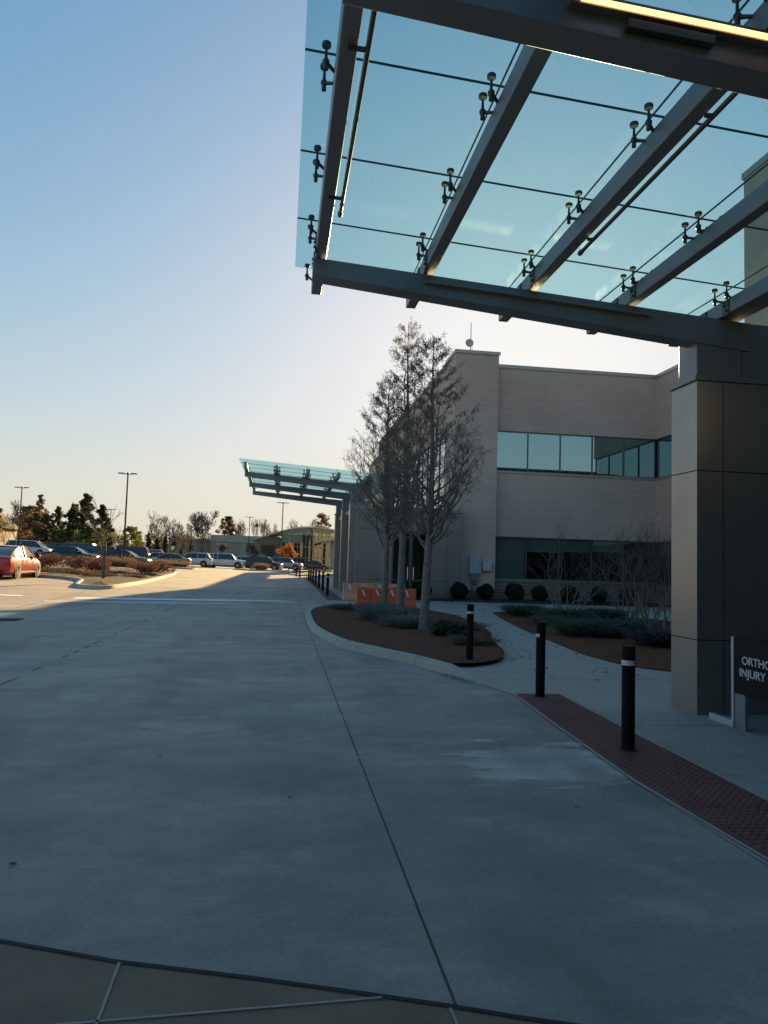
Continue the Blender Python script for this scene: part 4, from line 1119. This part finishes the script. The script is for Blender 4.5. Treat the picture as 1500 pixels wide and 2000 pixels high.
def leafy_tree(label, x, y, h, r, seed, mats, shape='cone', n=2600, s=.22, name='evergreen_tree', group=None, base=.06, bark='greybark'):
    rnd = random.Random(seed); z = gz(x, y)
    o = thing(name, label, 'tree', (x, y, z), 0, group)
    tk = MB(); tk.tube([(0, 0, -.1), (0, 0, h * .5), (0, 0, h * .93)], [.03 * h * .5, .012 * h, .01], 7); tk.build('trunk', M[bark], o)
    cr = MB(); ncl = 84; n = int(n * 1.9)
    for k in range(ncl):
        u = (k + rnd.random()) / ncl; zz = h * (base + (1 - base) * u)
        if shape == 'cone': env = ((1 - u) ** .75 * 1.1 + .10) * (1 if u > .12 else .8) * rnd.uniform(.75, 1.2)
        elif shape == 'column': env = (1 - u) ** .4 * (.8 + .2 * math.sin(u * 3))
        else: env = max(.15, math.sin(math.pi * (.12 + .84 * u)) ** .6)
        a = rnd.uniform(0, 6.283); q = r * env * rnd.uniform(.2, 1.0)
        cs = r * rnd.uniform(.16, .36) * (.5 + .5 * min(env, 1))
        mi = 0 if rnd.random() < .62 else rnd.randrange(len(mats))
        leafquads(cr, rnd, (math.cos(a) * q, math.sin(a) * q, min(zz, h - cs * .5)), cs, cs, cs * .75, n // ncl, s, mi, .25, .7)
    leafquads(cr, rnd, (0, 0, h * .95), r * .08, r * .08, h * .06, 30, s * .7, 0, .1)
    cr.build('crown', [M[q] for q in mats], o)
    return o

# three bald cypresses in the island bed
def cypress(label, x, y, h, rad, rmax, seed, low=1.9, lean=0.):
    rnd = random.Random(seed)
    o = thing('cypress_tree', label, 'tree', (x, y, gz(x, y) + .06), 0, 'cypress trees in the island bed')
    tk = MB(); k = 14; ax = []
    for i in range(k + 1):
        u = i / k; ax.append(Vector((lean * u + .035 * math.sin(u * 7 + seed), .035 * math.cos(u * 6 + seed), u * h * .99)))
    rr = [max(.006, rad * ((1 - i / k) ** .85) * (1.35 if i == 0 else 1)) for i in range(k + 1)]
    tk.tube([Vector((ax[0].x, ax[0].y, -.15))] + ax, [rr[0] * 1.15] + rr, 10)
    at = lambda zz: ax[min(k - 1, int(zz / h * k))].lerp(ax[min(k, int(zz / h * k) + 1)], zz / h * k % 1)
    cr = MB(); nb = 74
    for q in range(5):
        a = q * 1.257 + seed + rnd.uniform(-.3, .3); z0 = low * rnd.uniform(.85, 1.25); hh = h * rnd.uniform(.34, .52); so_ = rmax * rnd.uniform(.38, .72)
        p0 = at(z0); o_ = Vector((math.cos(a), math.sin(a), 0)); pts = [p0]
        for i in range(1, 9):
            v = i / 8; pts.append(p0 + o_ * so_ * v ** .6 + Vector((rnd.gauss(0, .025), rnd.gauss(0, .025), hh * v ** 1.1)))
        tk.tube(pts, [.036 * (1 - .1 * i) for i in range(9)], 6, 0, False)
        for i in range(2, 9):
            for _ in range(4):
                aa = rnd.uniform(0, 6.28); tl = rnd.uniform(.25, .6); e = pts[i] + Vector((math.cos(aa) * tl, math.sin(aa) * tl, tl * rnd.uniform(.2, .9)))
                cr.tube([pts[i], pts[i].lerp(e, .5) + Vector((0, 0, .05)), e], [.009, .006, .003], 4, 0, False)
                for _ in range(6):
                    f = rnd.random(); w_ = pts[i].lerp(e, .25 + .75 * f); ln = rnd.uniform(.07, .18); wd = rnd.uniform(.004, .009)
                    hd = Vector((rnd.gauss(0, .3), rnd.gauss(0, .3), -1)).normalized(); sd = hd.orthogonal().normalized() * wd
                    cr.add([w_ - sd * .3, w_ + sd * .3, w_ + hd * ln * .6 + sd, w_ + hd * ln, w_ + hd * ln * .6 - sd], [(0, 1, 2, 3, 4)], 1)
    for b in range(nb):
        u = (b + rnd.random()) / nb; z0 = low + (h * .97 - low) * u ** 1.08
        env = rmax * (1 - u) ** .72 * (.62 + .38 * min(1, u * 5)) + .10
        a = b * 2.4 + rnd.uniform(-.4, .4)
        Lb = env * rnd.uniform(.7, 1.15)
        p0 = at(z0); out = Vector((math.cos(a), math.sin(a), 0))
        rise = rnd.uniform(.85, 1.35) * (1 - .35 * u)
        pts = [p0]
        for i in range(1, 6):
            v = i / 5
            pts.append(p0 + out * Lb * (v ** .82) + Vector((0, 0, Lb * rise * (v ** 1.25))) + Vector((rnd.gauss(0, .02), rnd.gauss(0, .02), 0)))
        r0 = (.022 if b < 22 else .012) * (1.25 - u * .7) * (1.5 if Lb > rmax * .8 else 1)
        (tk if b < 24 else cr).tube(pts, [r0, r0 * .85, r0 * .7, r0 * .5, r0 * .32, .003], 5 if b < 24 else 4, 0, False)
        nt_ = int(5 + 9 * Lb)
        for _ in range(nt_):
            i = rnd.choice((1, 2, 3, 3, 4, 4, 4)); v = rnd.random(); q = pts[i].lerp(pts[min(i + 1, 5)], v)
            aa = a + rnd.uniform(-1.3, 1.3); tl = rnd.uniform(.18, .46) * (1.1 - .4 * u)
            e = q + Vector((math.cos(aa) * tl, math.sin(aa) * tl, rnd.uniform(.1, 1.0) * tl))
            m_ = q.lerp(e, .55) + Vector((0, 0, .03))
            cr.tube([q, m_, e], [.0055, .004, .0025], 3, 0, False)
            # hanging brown sprays
            dens = 4 + int(11 * sm(.4, .85, u))
            for _ in range(dens):
                f = rnd.random(); w_ = q.lerp(e, .25 + .75 * f)
                ln = rnd.uniform(.06, .17) * (1.15 if u < .5 else .75); wd = rnd.uniform(.004, .009)
                hd = Vector((rnd.gauss(0, .35), rnd.gauss(0, .35), -1 if u < .72 else rnd.uniform(-1, .7))).normalized()
                sd = hd.orthogonal().normalized(); sd = (sd * math.cos(f * 9) + hd.cross(sd) * math.sin(f * 9)) * wd
                cr.add([w_ - sd * .3, w_ + sd * .3, w_ + hd * ln * .6 + sd, w_ + hd * ln, w_ + hd * ln * .6 - sd], [(0, 1, 2, 3, 4)], 1)
    tk.build('trunk', M['bark'], o, smooth=True)
    cr.build('crown', [M['twig'], M['needle']], o)
    return o
cypress('bare cypress with the pale peeling trunk nearest the kerb and bollard', 3.42, 16.9, 7.15, .115, 1.22, 11, 2.0, .05)
cypress('tallest cypress, the middle one, whose trunk rises past the orange barriers', 3.35, 20.0, 8.5, .115, 1.15, 23, 2.2, .0)
cypress('shortest spreading cypress at the left behind the grey perennials', 3.2, 22.3, 7.45, .115, 1.38, 37, 2.2, -.05)

def blade_clump(name, label, x, y, r, h, m, n, seed, group=None, cat='shrub', w=.006, z=None, droop=.4, stem='twig'):
    rnd = random.Random(seed)
    zz = gz(x, y) + .05 if z is None else z
    o = thing(name, label, cat, (x, y, zz), 0, group)
    mb = MB(); st = MB()
    for i in range(n):
        a = rnd.uniform(0, 6.283); q = r * .55 * math.sqrt(rnd.random()); b = Vector((math.cos(a) * q, math.sin(a) * q, 0))
        out = Vector((math.cos(a + rnd.gauss(0, .5)), math.sin(a + rnd.gauss(0, .5)), 0))
        hh = h * rnd.uniform(.5, 1.08) * (1 - .4 * (q / r)); sp = r * rnd.uniform(.1, .75)
        m1 = b + out * sp * .45 + Vector((0, 0, hh * .65)); e = b + out * sp + Vector((0, 0, hh * (1 - droop * rnd.random() * .5)))
        s = Vector((-out.y, out.x, rnd.gauss(0, .5))).normalized() * w * rnd.uniform(.6, 1.4)
        mb.add([b - s, b + s, m1 + s * .9, e, m1 - s * .9], [(0, 1, 2, 4), (4, 2, 3)])
        if i % 2 == 0:
            for _ in range(4):
                f = rnd.random(); c_ = m1.lerp(e, f); d = Vector((rnd.gauss(0, 1), rnd.gauss(0, 1), rnd.gauss(.2, 1))).normalized() * w * 4.5
                d2 = d.orthogonal().normalized() * w * 1.5
                mb.add([c_ - d2 * .3, c_ + d * .5 + d2, c_ + d, c_ + d * .5 - d2], [(0, 1, 2, 3)])
        if i % 9 == 0: st.tube([b - Vector((0, 0, .05)), m1, e], [.006, .004, .002], 4, 0, False)
    mb.build('foliage', M[m], o); st.build('stem', M[stem], o)
    return o
G1 = 'perennials in the island bed'
blade_clump('perennial_clump', 'grey feathery perennial clump at the foot of the left cypress', 2.95, 21.6, .75, .5, 'sage', 900, 1, G1)
blade_clump('perennial_clump', 'large grey green perennial clump between the left and middle cypress', 2.75, 19.3, .85, .55, 'sage', 1300, 2, G1)
blade_clump('perennial_clump', 'grey clump touching the pale peeling trunk on its left side', 3.0, 17.4, .7, .42, 'sage', 1000, 3, G1)
blade_clump('perennial_clump', 'low dull green clump at the back corner of the mulch near the barriers', 2.1, 22.6, .7, .3, 'juniper', 700, 4, G1)
blade_clump('perennial_clump', 'dry brown clump behind the pale trunk on the path side', 4.2, 17.0, .75, .32, 'dry', 700, 5, G1)
blade_clump('perennial_clump', 'dry brown clump just behind the mulch tip bollard', 3.75, 13.9, .55, .25, 'dry', 500, 6, G1)
def leaf_shrub(name, label, x, y, r, h, m, n, s, seed, group=None, z=None, core=None, round_=False):
    rnd = random.Random(seed); zz = (gz(x, y) + .04) if z is None else z
    o = thing(name, label, 'shrub', (x, y, zz), 0, group)
    st = MB()
    for k in range(9):
        a = rnd.uniform(0, 6.28); e = Vector((math.cos(a) * r * .6, math.sin(a) * r * .6, h * rnd.uniform(.5, .9)))
        st.tube([(0, 0, -.05), e * .5 + Vector((0, 0, .08)), e], [.012, .008, .003], 4, 0, False)
    mb = MB()
    if round_:
        leafquads(mb, rnd, (0, 0, h * .5), r, r, h * .5, n, s, 0, .82)
        leafquads(mb, rnd, (0, 0, h * .5), r * .85, r * .85, h * .44, n // 2, s * 1.3, 0, .8)
    else:
        for k in range(12):
            a = rnd.uniform(0, 6.28); q = r * .62 * math.sqrt(rnd.random()); cs = r * rnd.uniform(.28, .45)
            leafquads(mb, rnd, (math.cos(a) * q, math.sin(a) * q, h * rnd.uniform(.35, .72)), cs, cs, h * .3, n // 12, s, 0, .4)
    if round_:
        mb.v = [tuple(Vector((p[0], p[1], (p[2] - h * .5))) * (1 + .22 * mnoise.noise(Vector(p) * 3.2 + Vector((seed, 0, 0)))) + Vector((0, 0, h * .5))) for p in mb.v]
    if core:
        mb.lathe([(.02, h * .06), (r * .62, h * .2), (r * .74, h * .5), (r * .58, h * .8), (.02, h * .9)], (0, 0, 0), 14)
    mb.build('foliage', M[m], o); st.build('stem', M['twig'], o)
    return o
leaf_shrub('leafy_shrub', 'low dark leafy shrub in the mulch at the foot of the pale trunk', 3.62, 15.2, .48, .42, 'darkleaf', 700, .05, 8, G1)
G2 = 'clipped shrubs along the brick wall'
bxs = [(4.75, 28.9, 'at the glass doors'), (5.7, 28.8, 'left of the panel wall corner'), (7.2, 28.9, 'under the metal panel wall end'), (8.35, 29.1, 'below the small square wall box'), (9.6, 29.1, 'first to the right of the tower corner'), (10.65, 29.0, 'second to the right of the tower corner'), (11.9, 28.9, 'behind the leftmost bare shrub stems'), (13.1, 28.7, 'in the shade near the inner building corner'), (14.4, 28.6, 'last before the inner building corner')]
for k, (x, y, s_) in enumerate(bxs):
    leaf_shrub('clipped_shrub', 'round dark clipped shrub ' + s_, x, y, (.40, .34, .38, .36, .41, .35, .40, .37, .39)[k], (.70, .62, .72, .66, .74, .68, .70, .75, .7)[k], 'box', 1500, .035, 40 + k, G2, core=True, round_=True)
G3 = 'low plants in the planting bed'
lows = [(7.75, 22.6, .75, .42, 'juniper', 'low blue green spreading juniper at the far point of the planting bed'), (8.5, 21.0, .95, .45, 'juniper', 'wide dark juniper mound behind the middle bollard'), (10.1, 21.9, .8, .42, 'juniper', 'small juniper mound beneath the central bare shrub'),
        (7.25, 16.6, .95, .48, 'juniper', 'broad green juniper nearest the path edge right of the middle bollard'), (8.35, 17.0, .9, .5, 'juniper', 'dull green mound behind the broad juniper'), (8.05, 14.6, .7, .42, 'purple', 'purple tinged low plant in front of the dark pillar'), (9.3, 14.2, .7, .4, 'darkleaf', 'dark low plant tucked behind the pillar edge'), (7.4, 19.2, .6, .35, 'dry', 'dry brown plant between the juniper mounds')]
for k, (x, y, r, h, m, lab) in enumerate(lows):
    blade_clump('low_shrub', lab, x, y, r, h, m, 1500, 60 + k, G3, w=.008, z=gz(x, y) + .03)

def myrtle(label, x, y, h, seed, r=1.1, nst=8):
    rnd = random.Random(seed)
    o = thing('bare_shrub', label, 'shrub', (x, y, gz(x, y) + .02), 0, 'bare many stemmed shrubs')
    st = MB(); cr = MB()
    for k in range(nst):
        a = k * 6.283 / nst + rnd.uniform(-.4, .4); q = .12
        p = Vector((math.cos(a) * q, math.sin(a) * q, -.05)); d = Vector((math.cos(a) * .42, math.sin(a) * .42, 1)).normalized()
        pts = [p]; L0 = h * rnd.uniform(.45, .62)
        for i in range(5):
            d = (d + Vector((rnd.gauss(0, .10), rnd.gauss(0, .10), .02))).normalized(); pts.append(pts[-1] + d * L0 / 5)
        st.tube(pts, [.026, .023, .02, .018, .016, .013], 6)
        for i in (2, 3, 4, 5, 5):
            a2 = rnd.uniform(0, 6.28); nd = (d + Vector((math.cos(a2) * .65, math.sin(a2) * .65, .25))).normalized()
            grow(cr, rnd, pts[i], nd, h * .27 * rnd.uniform(.8, 1.3), .011, 3, .6, 2, .12, .35, None, 3, .68)
    st.build('stem', M['palebark'], o, smooth=True); cr.build('twig', M['greybark'], o)
    return o
myrtle('leftmost bare pale stemmed shrub in front of the lower windows', 8.75, 21.6, 2.75, 71)
myrtle('central bare shrub with crossing stems before the lower windows', 10.9, 21.8, 2.8, 72, 1.2, 9)
myrtle('bare shrub nearest the dark pillar with thick pale stems', 8.6, 15.5, 2.55, 73, 1.2, 9)
myrtle('bare shrub in the middle of the bed between two others', 9.6, 18.2, 2.6, 75, 1.2, 8)
myrtle('bare shrub deep in the bed beside the inner wall', 12.3, 20.5, 2.8, 74)

# left islands: hedges, grasses, small bare tree
bare_tree('small bare tree with spreading upswept limbs in the left island', -8.7, 37.5, 4.55, 1.75, 81, 'greybark', 4, .30, .62, 2, 'bare_tree', rad=.085, thin=1.4)
G4 = 'hedges in the parking islands'
hedges = [(-15.3, 50, 1.4, 1.15, 'rust', 'reddish bare hedge behind the front of the red crossover'), (-13.3, 50, 1.3, 1.1, 'rust', 'reddish hedge right of the red crossover mirror'), (-11.6, 48.5, 1.2, 1.1, 'rust', 'reddish hedge at the end of its row before the sunlit lane'),
          (-9.0, 50, 1.3, .95, 'rust', 'red brown hedge near the rounded kerb on the lane side'), (-8.6, 54, 1.2, .95, 'rust', 'red brown hedge farther along the lane side kerb')]
for k, (x, y, r, h, m, lab) in enumerate(hedges):
    leaf_shrub('hedge_shrub', lab, x, y, r, h, m, 1300, .07, 90 + k, G4)
for k, (x, y, r, h, lab) in enumerate([(-13.2, 62.3, 1.7, 1.25, 'tall tan ornamental grass at the foot of the tallest lamp'), (-15.3, 62.3, 1.4, 1.0, 'tan ornamental grass left of the tallest lamp'), (-11.3, 61.8, 1.4, .8, 'low tan ornamental grass right of the tallest lamp'),
        (-10.6, 77.3, 1.5, .9, 'tan grass hedge at the right end of the small far island'), (-12.8, 77.5, 1.6, .95, 'tan grass hedge in the middle of the small far island'), (-15, 77.6, 1.4, .9, 'tan grass hedge at the left end of the small far island'), (-2.3, 86.3, 1.0, 1.1, 'brown grass clump beside the lamp base in the far island')]):
    blade_clump('ornamental_grass', lab, x, y, r, h, 'tangrass', 900, 110 + k, 'tan grasses in the parking islands', 'grass', .014, None, .7)
for k, (x, y, r, h, m, lab) in enumerate([(-12.0, 43.3, 1.0, .4, 'dry', 'low dry plant right behind the red crossover wheel'), (-10.4, 43, .9, .4, 'rust', 'low rusty plant in the left bed before the hedge'), (-9.3, 40.5, .8, .35, 'dry', 'low dry plant left of the small bare tree'), (-7.9, 41, .7, .35, 'rust', 'low rusty plant right of the small bare tree'), (-10.2, 46, 1.1, .4, 'twig', 'dark twiggy ground plant in the middle of the left bed'), (-8.2, 45, 1., .4, 'twig', 'dark twiggy ground plant by the lane kerb'), (-13.4, 44.5, 1.1, .45, 'dry', 'straw coloured plant in the shade of the red crossover')]):
    blade_clump('low_plant', lab, x, y, r, h, m, 500, 130 + k, 'low plants in the left island', 'plant', .012)

# background trees
BG = 'trees beyond the car park'
bare_tree('pale brown bare tree left of the far left lamp', -39.5, 116, 8.0, 2.9, 201, 'barewood', 5, .15, .6, 3, group=BG, rad=.14)
leafy_tree('slim feathery tree with a thin pointed top right of the far left lamp', -35.4, 112, 8.6, 1.6, 202, ['oakleaf', 'brownleaf'], 'cone', 1100, .16, 'conifer_tree', BG)
leafy_tree('purple brown rounded tree behind the silver people carrier', -34.0, 107, 5.7, 2.5, 203, ['oakleaf', 'redbrown'], 'round', 2400, .18, 'leafy_tree', BG)
leafy_tree('narrow green evergreen between the purple tree and the big evergreens', -35.2, 120, 7.4, 1.7, 204, ['everg', 'evergl'], 'cone', 1500, .2, 'evergreen_tree', BG)
leafy_tree('yellow green bush at the foot of the narrow evergreen', -30.8, 106, 3.4, 1.7, 205, ['evergl', 'ygreen'], 'round', 1100, .16, 'leafy_tree', BG)
leafy_tree('tallest evergreen with brown dead branches in the big dark group', -28.4, 110, 9.1, 2.3, 206, ['everg', 'brownleaf', 'evergl', 'oakleaf'], 'cone', 3000, .2, 'evergreen_tree', BG)
leafy_tree('dark green evergreen on the left side of the big dark group', -30.6, 112, 7.6, 2.1, 207, ['everg', 'everg', 'evergl'], 'cone', 2600, .2, 'evergreen_tree', BG)
leafy_tree('dark green evergreen on the right side of the big dark group', -26.6, 112, 7.8, 2.0, 208, ['everg', 'brownleaf', 'everg'], 'cone', 2600, .2, 'evergreen_tree', BG)
leafy_tree('green spreading evergreen low in front of the big dark group', -26.0, 104, 4.4, 2.2, 209, ['evergl', 'everg'], 'round', 1500, .18, 'evergreen_tree', BG)
leafy_tree('yellow green tree right of the tallest lamp', -23.8, 120, 5.2, 2.0, 210, ['ygreen', 'evergl', 'oakleaf'], 'round', 1500, .17, 'leafy_tree', BG)
bare_tree('pale thin bare tree above the dark hedge trees', -23.0, 140, 9.2, 2.4, 211, 'barewood', 5, .2, .5, 3, group=BG, rad=.12)
bare_tree('brownish bare tree with a few rusty leaves beside the hedge trees', -19.1, 135, 8.0, 2.6, 212, 'barewood', 5, .2, .6, 3, group=BG, leaf='brownleaf', nleaf=1, leafs=.1, rad=.13)
bare_tree('bushy tall bare tree behind the left end of the low building', -16.0, 150, 10.6, 3.1, 213, 'greybark', 6, .16, .6, 3, group=BG, rad=.16)
leafy_tree('dark brown green tree still in leaf behind the low building', -11.9, 162, 10.3, 2.5, 214, ['oakleaf', 'brownleaf', 'everg'], 'round', 2600, .22, 'leafy_tree', BG)
bare_tree('thin bare tree right of the leafy dark tree behind the low roof', -9.3, 168, 10.6, 2.0, 215, 'barewood', 5, .2, .55, 3, group=BG, rad=.12)
bare_tree('pale bare tree behind the low roof beside the floodlight', -4.7, 170, 11.2, 2.6, 216, 'barewood', 5, .2, .5, 3, group=BG, rad=.13)
bare_tree('small thin bare tree just left of the arched roof', -1.6, 172, 10.2, 1.9, 217, 'barewood', 5, .2, .55, 3, group=BG, rad=.11)
bare_tree('wide pale bare tree behind the arched roof', 3.9, 180, 11.8, 3.1, 218, 'barewood', 5, .2, .6, 3, group=BG, rad=.14)
leafy_tree('broad reddish oak rising behind the arched roof and far pillar', 9.4, 178, 13.0, 4.0, 219, ['oakleaf', 'redbrown', 'dry'], 'round', 2200, .22, 'leafy_tree', BG)
bare_tree('orange leaved small tree in front of the arched glass hall', .95, 101, 3.9, 1.75, 220, 'greybark', 3, .3, .7, 3, 'autumn_tree', BG, 'orange', 26, .11, .07)
bare_tree('small brown tree against the low building wall by the thin lamp', -5.7, 141, 4.4, 1.9, 221, 'greybark', 4, .3, .7, 3, group=BG, leaf='redbrown', nleaf=3, leafs=.12, rad=.08)
bare_tree('small grey brown tree against the left part of the low building', -11.4, 141, 4.1, 1.6, 222, 'greybark', 4, .3, .7, 3, group=BG, leaf='brownleaf', nleaf=2, leafs=.1, rad=.08)
bare_tree('brown leaved young tree among the cars before the low building', -13.2, 101, 4.9, 1.6, 223, 'greybark', 4, .3, .65, 3, group=BG, leaf='redbrown', nleaf=2, leafs=.09, rad=.07)
bare_tree('slender bare brown tree left of the brown young tree', -15.6, 125, 5.6, 1.7, 224, 'greybark', 4, .3, .6, 3, group=BG, leaf='rust', nleaf=1, leafs=.1, rad=.08)
for k in range(7):
    leafy_tree(['narrow dark hedge conifer at the left end of its row', 'narrow dark hedge conifer, second of the row from the left', 'narrow dark hedge conifer, third of the row from the left', 'narrow dark hedge conifer in the middle of its row', 'narrow dark hedge conifer, third of the row from the right', 'narrow dark hedge conifer, second of the row from the right', 'narrow dark hedge conifer at the right end of its row'][k],
               -24.6 + 1.45 * k, 131, 4.2 + .5 * math.sin(k * 2.1), .75, 240 + k, ['everg'], 'column', 600, .16, 'hedge_conifer', 'row of narrow hedge conifers')
leafy_tree('green and orange tree cut by the left picture edge', -27.2, 72, 6.6, 1.35, 250, ['evergl', 'orange', 'everg'], 'cone', 1600, .16, 'leafy_tree', BG)
for k, (x, y, h, r, lab) in enumerate([(-46, 140, 8, 4, 'round dark tree behind the gabled house'), (-52, 125, 7, 4, 'broad brown tree left of the gabled house')]):
    leafy_tree(lab, x, y, h, r, 260 + k, ['brownleaf', 'everg'], 'round', 1600, .3, 'leafy_tree', BG)
tag(sheet('treeline', [(-90, 190), (-30, 205), (30, 215), (30, 218), (-30, 209), (-90, 194)], 0, M['field'], 30), kind='stuff')
tl = bpy.data.objects['treeline']; me = tl.data
mb = MB(); rnd = random.Random(5)
for k in range(150):
    x = rnd.uniform(-95, 16); y = 212 + rnd.uniform(-4, 10) + x * .1; h = rnd.uniform(4.5, 8.2)
    g = gz(x, y)
    for _ in range(5): leafquads(mb, rnd, (x + rnd.gauss(0, 1.4), y, g + h * rnd.uniform(.15, .85)), 1.6, 1.6, h * .2, 26, .3, rnd.randrange(3), .1)
bpy.data.objects.remove(tl)
tag(mb.build('treeline', [M['brownleaf'], M['oakleaf'], M['everg']]), 'far off mixed wood along the horizon', 'wood', kind='stuff')

# fallen leaves
mb = MB(); rnd = random.Random(9)
def leaf_at(x, y, z, s):
    a = rnd.uniform(0, 6.28); d = Vector((math.cos(a), math.sin(a), rnd.gauss(0, .15))) * s; e = Vector((-math.sin(a), math.cos(a), rnd.gauss(0, .2))) * s * .6
    p = Vector((x, y, z)); mb.add([p - d, p - e, p + d, p + e], [(0, 1, 2, 3)])
for _ in range(420):
    x = rnd.uniform(3.6, 7.2); y = rnd.uniform(10, 28); leaf_at(x, y, gz(x, y) + .03, rnd.uniform(.02, .05))
for _ in range(150):
    u = rnd.random(); leaf_at(2.70 - .62 * u * .45 - rnd.random() ** 2 * .12, 9.75 + .75 * u, .015 + .02 * rnd.random(), rnd.uniform(.01, .022))
for _ in range(160): x = rnd.uniform(4.5, 15); y = rnd.uniform(27, 28.6); leaf_at(x, y, gz(x, y) + .035, rnd.uniform(.03, .07))
for _ in range(500): x = rnd.uniform(.95, 5.0); y = rnd.uniform(11.5, 23.5); leaf_at(x, y, gz(x, y) + .14, rnd.uniform(.012, .035))
for _ in range(700): x = rnd.uniform(6.1, 12); y = rnd.uniform(11.5, 23.5); leaf_at(x, y, gz(x, y) + .10, rnd.uniform(.015, .045))
for x, y in ((-1.3, 4.05), (.12, 5.05), (-.9, 6.1), (1.4, 7.5), (-2.6, 8.4), (.5, 20.3), (.4, 20.8), (.62, 19.5), (1.1, 22.9), (-.1, 22)): leaf_at(x, y, .012, .025)
for _ in range(90): leaf_at(rnd.uniform(.35, .72), rnd.uniform(16, 22.5), .015, rnd.uniform(.015, .035))
tag(mb.build('leaf_litter', M['leaflit']), 'scattered dry fallen leaves on path and mulch', 'leaves', kind='stuff')

# ------------------------------------------------------------------ far buildings
fb = thing('low_building', 'long low grey flat roofed building behind the parked cars', 'building', (-8, 150, .4))
mb = MB(); mb.box(-14.2, 150, .2, -.3, 175, 6.3); mb.box(-23, 153, .2, -14.2, 175, 5.2); mb.build('wall', M['farwall'], fb, world=True)
mb = MB(); mb.box(-14.4, 149.7, 5.0, -.5, 150, 6.4); mb.box(-23.2, 152.7, 5.2, -14.2, 153, 5.6); mb.build('fascia', M['farroof'], fb, world=True)
mb = MB(); mb.box(-4.2, 149.3, 3.1, -1.6, 149.95, 4.6); mb.box(-3.3, 149.6, .3, -1.6, 149.98, 3.0); mb.build('porch', M['brownleaf'] if False else M['shingle'], fb, world=True)
for xx in (-13.2, -8.0):
    mb = MB(); mb.box(xx, 149.9, .3, xx + .6, 149.99, 5.0); mb.build('pilaster', M['farroof'], fb, world=True)
for xx in (-11.8, -9.8, -6.2): 
    mb = MB(); mb.box(xx, 149.93, 1.2, xx + .9, 149.98, 2.6); mb.build('window', M['carglass'], fb, world=True)
ah = thing('arched_hall', 'glass fronted hall with a curved roof beyond the maroon coupe', 'building', (5, 147, .4))
def arch(u):  # roof height along the hall front
    return 5.3 + 3.0 * math.sin(math.pi * (.02 + .66 * u)) ** 1.15
AX0, AX1 = -5.8, 10.6
mb = MB(); n = 26
for i in range(n + 1):
    u = i / n; x = AX0 + (AX1 - AX0) * u; z = arch(u)
    mb.v += [(x, 145.6, z), (x, 145.6, z + .32), (x, 168, z + .32), (x, 168, z)]
for i in range(n):
    for j in range(4): a = i * 4 + j; b = i * 4 + (j + 1) % 4; mb.f.append((a, b, b + 4, a + 4)); mb.m.append(0)
mb.build('roof', M['farroof'], ah, world=True)
mb = MB(); mb2 = MB(); gx0, gx1 = -.2, 10.4; k = 13
for i in range(k + 1):
    x = gx0 + (gx1 - gx0) * i / k; u = (x - AX0) / (AX1 - AX0); mb.box(x - .07, 146.9, .4, x + .07, 147.1, arch(u))
for z in (2.2, 4.4): mb.box(gx0, 146.92, z, gx1, 147.08, z + .15)
mb.build('mullion', M['frame'], ah, world=True)
for i in range(k):
    xa = gx0 + (gx1 - gx0) * i / k + .07; xb = gx0 + (gx1 - gx0) * (i + 1) / k - .07
    za, zb = arch((xa - AX0) / (AX1 - AX0)), arch((xb - AX0) / (AX1 - AX0))
    mb2.hexa([(xa, 146.98, .4), (xb, 146.98, .4), (xb, 147.0, .4), (xa, 147.0, .4), (xa, 146.98, za), (xb, 146.98, zb), (xb, 147.0, zb), (xa, 147.0, za)])
mb2.build('glazing', M['hallglass'], ah, world=True)
mb = MB(); mb.box(gx0, 150, .3, gx1, 150.2, 7); mb.box(gx0, 147.2, .3, gx0 + .1, 150, 5.4); mb.box(gx1 - .1, 147.2, .3, gx1, 150, 5.4); mb.build('interior', M['hallroom'], ah, world=True)
ch = thing('side_porch', 'cream porch roof with a sloping edge beside the far pillars', 'building', (9, 128, .3))
mb = MB(); mb.hexa([(7.3, 126, 5.2), (16, 126, 7.6), (16, 140, 7.6), (7.3, 140, 5.2), (7.3, 126, 5.6), (16, 126, 8.0), (16, 140, 8.0), (7.3, 140, 5.6)]); mb.build('roof', M['cream'], ch, world=True)
mb = MB(); mb.box(9.2, 129, .3, 16, 140, 5.6); mb.build('wall', M['cream'], ch, world=True)
mb = MB()
for xx in (9.6, 11.2, 12.8): mb.box(xx, 128.9, 1, xx + .8, 128.96, 3.6)
mb.build('window', M['carglass'], ch, world=True)
hs = thing('gabled_house', 'grey house with a dark pitched roof at the left picture edge', 'house', (-46, 112, 1.9))
mb = MB(); mb.box(-50, 108, 1.7, -40.4, 118, 5.2); mb.build('wall', M['farwall'], hs, world=True)
mb = MB(); mb.hexa([(-50.3, 107.6, 5.1), (-39.9, 107.6, 5.1), (-39.9, 118.4, 5.1), (-50.3, 118.4, 5.1), (-45.3, 107.6, 9.6), (-45.0, 107.6, 9.6), (-45.0, 118.4, 9.6), (-45.3, 118.4, 9.6)]); mb.build('roof', M['shingle'], hs, world=True)
mb = MB(); mb.box(-44, 107.94, 2.6, -42.6, 107.97, 4.2); mb.build('window', M['carglass'], hs, world=True)
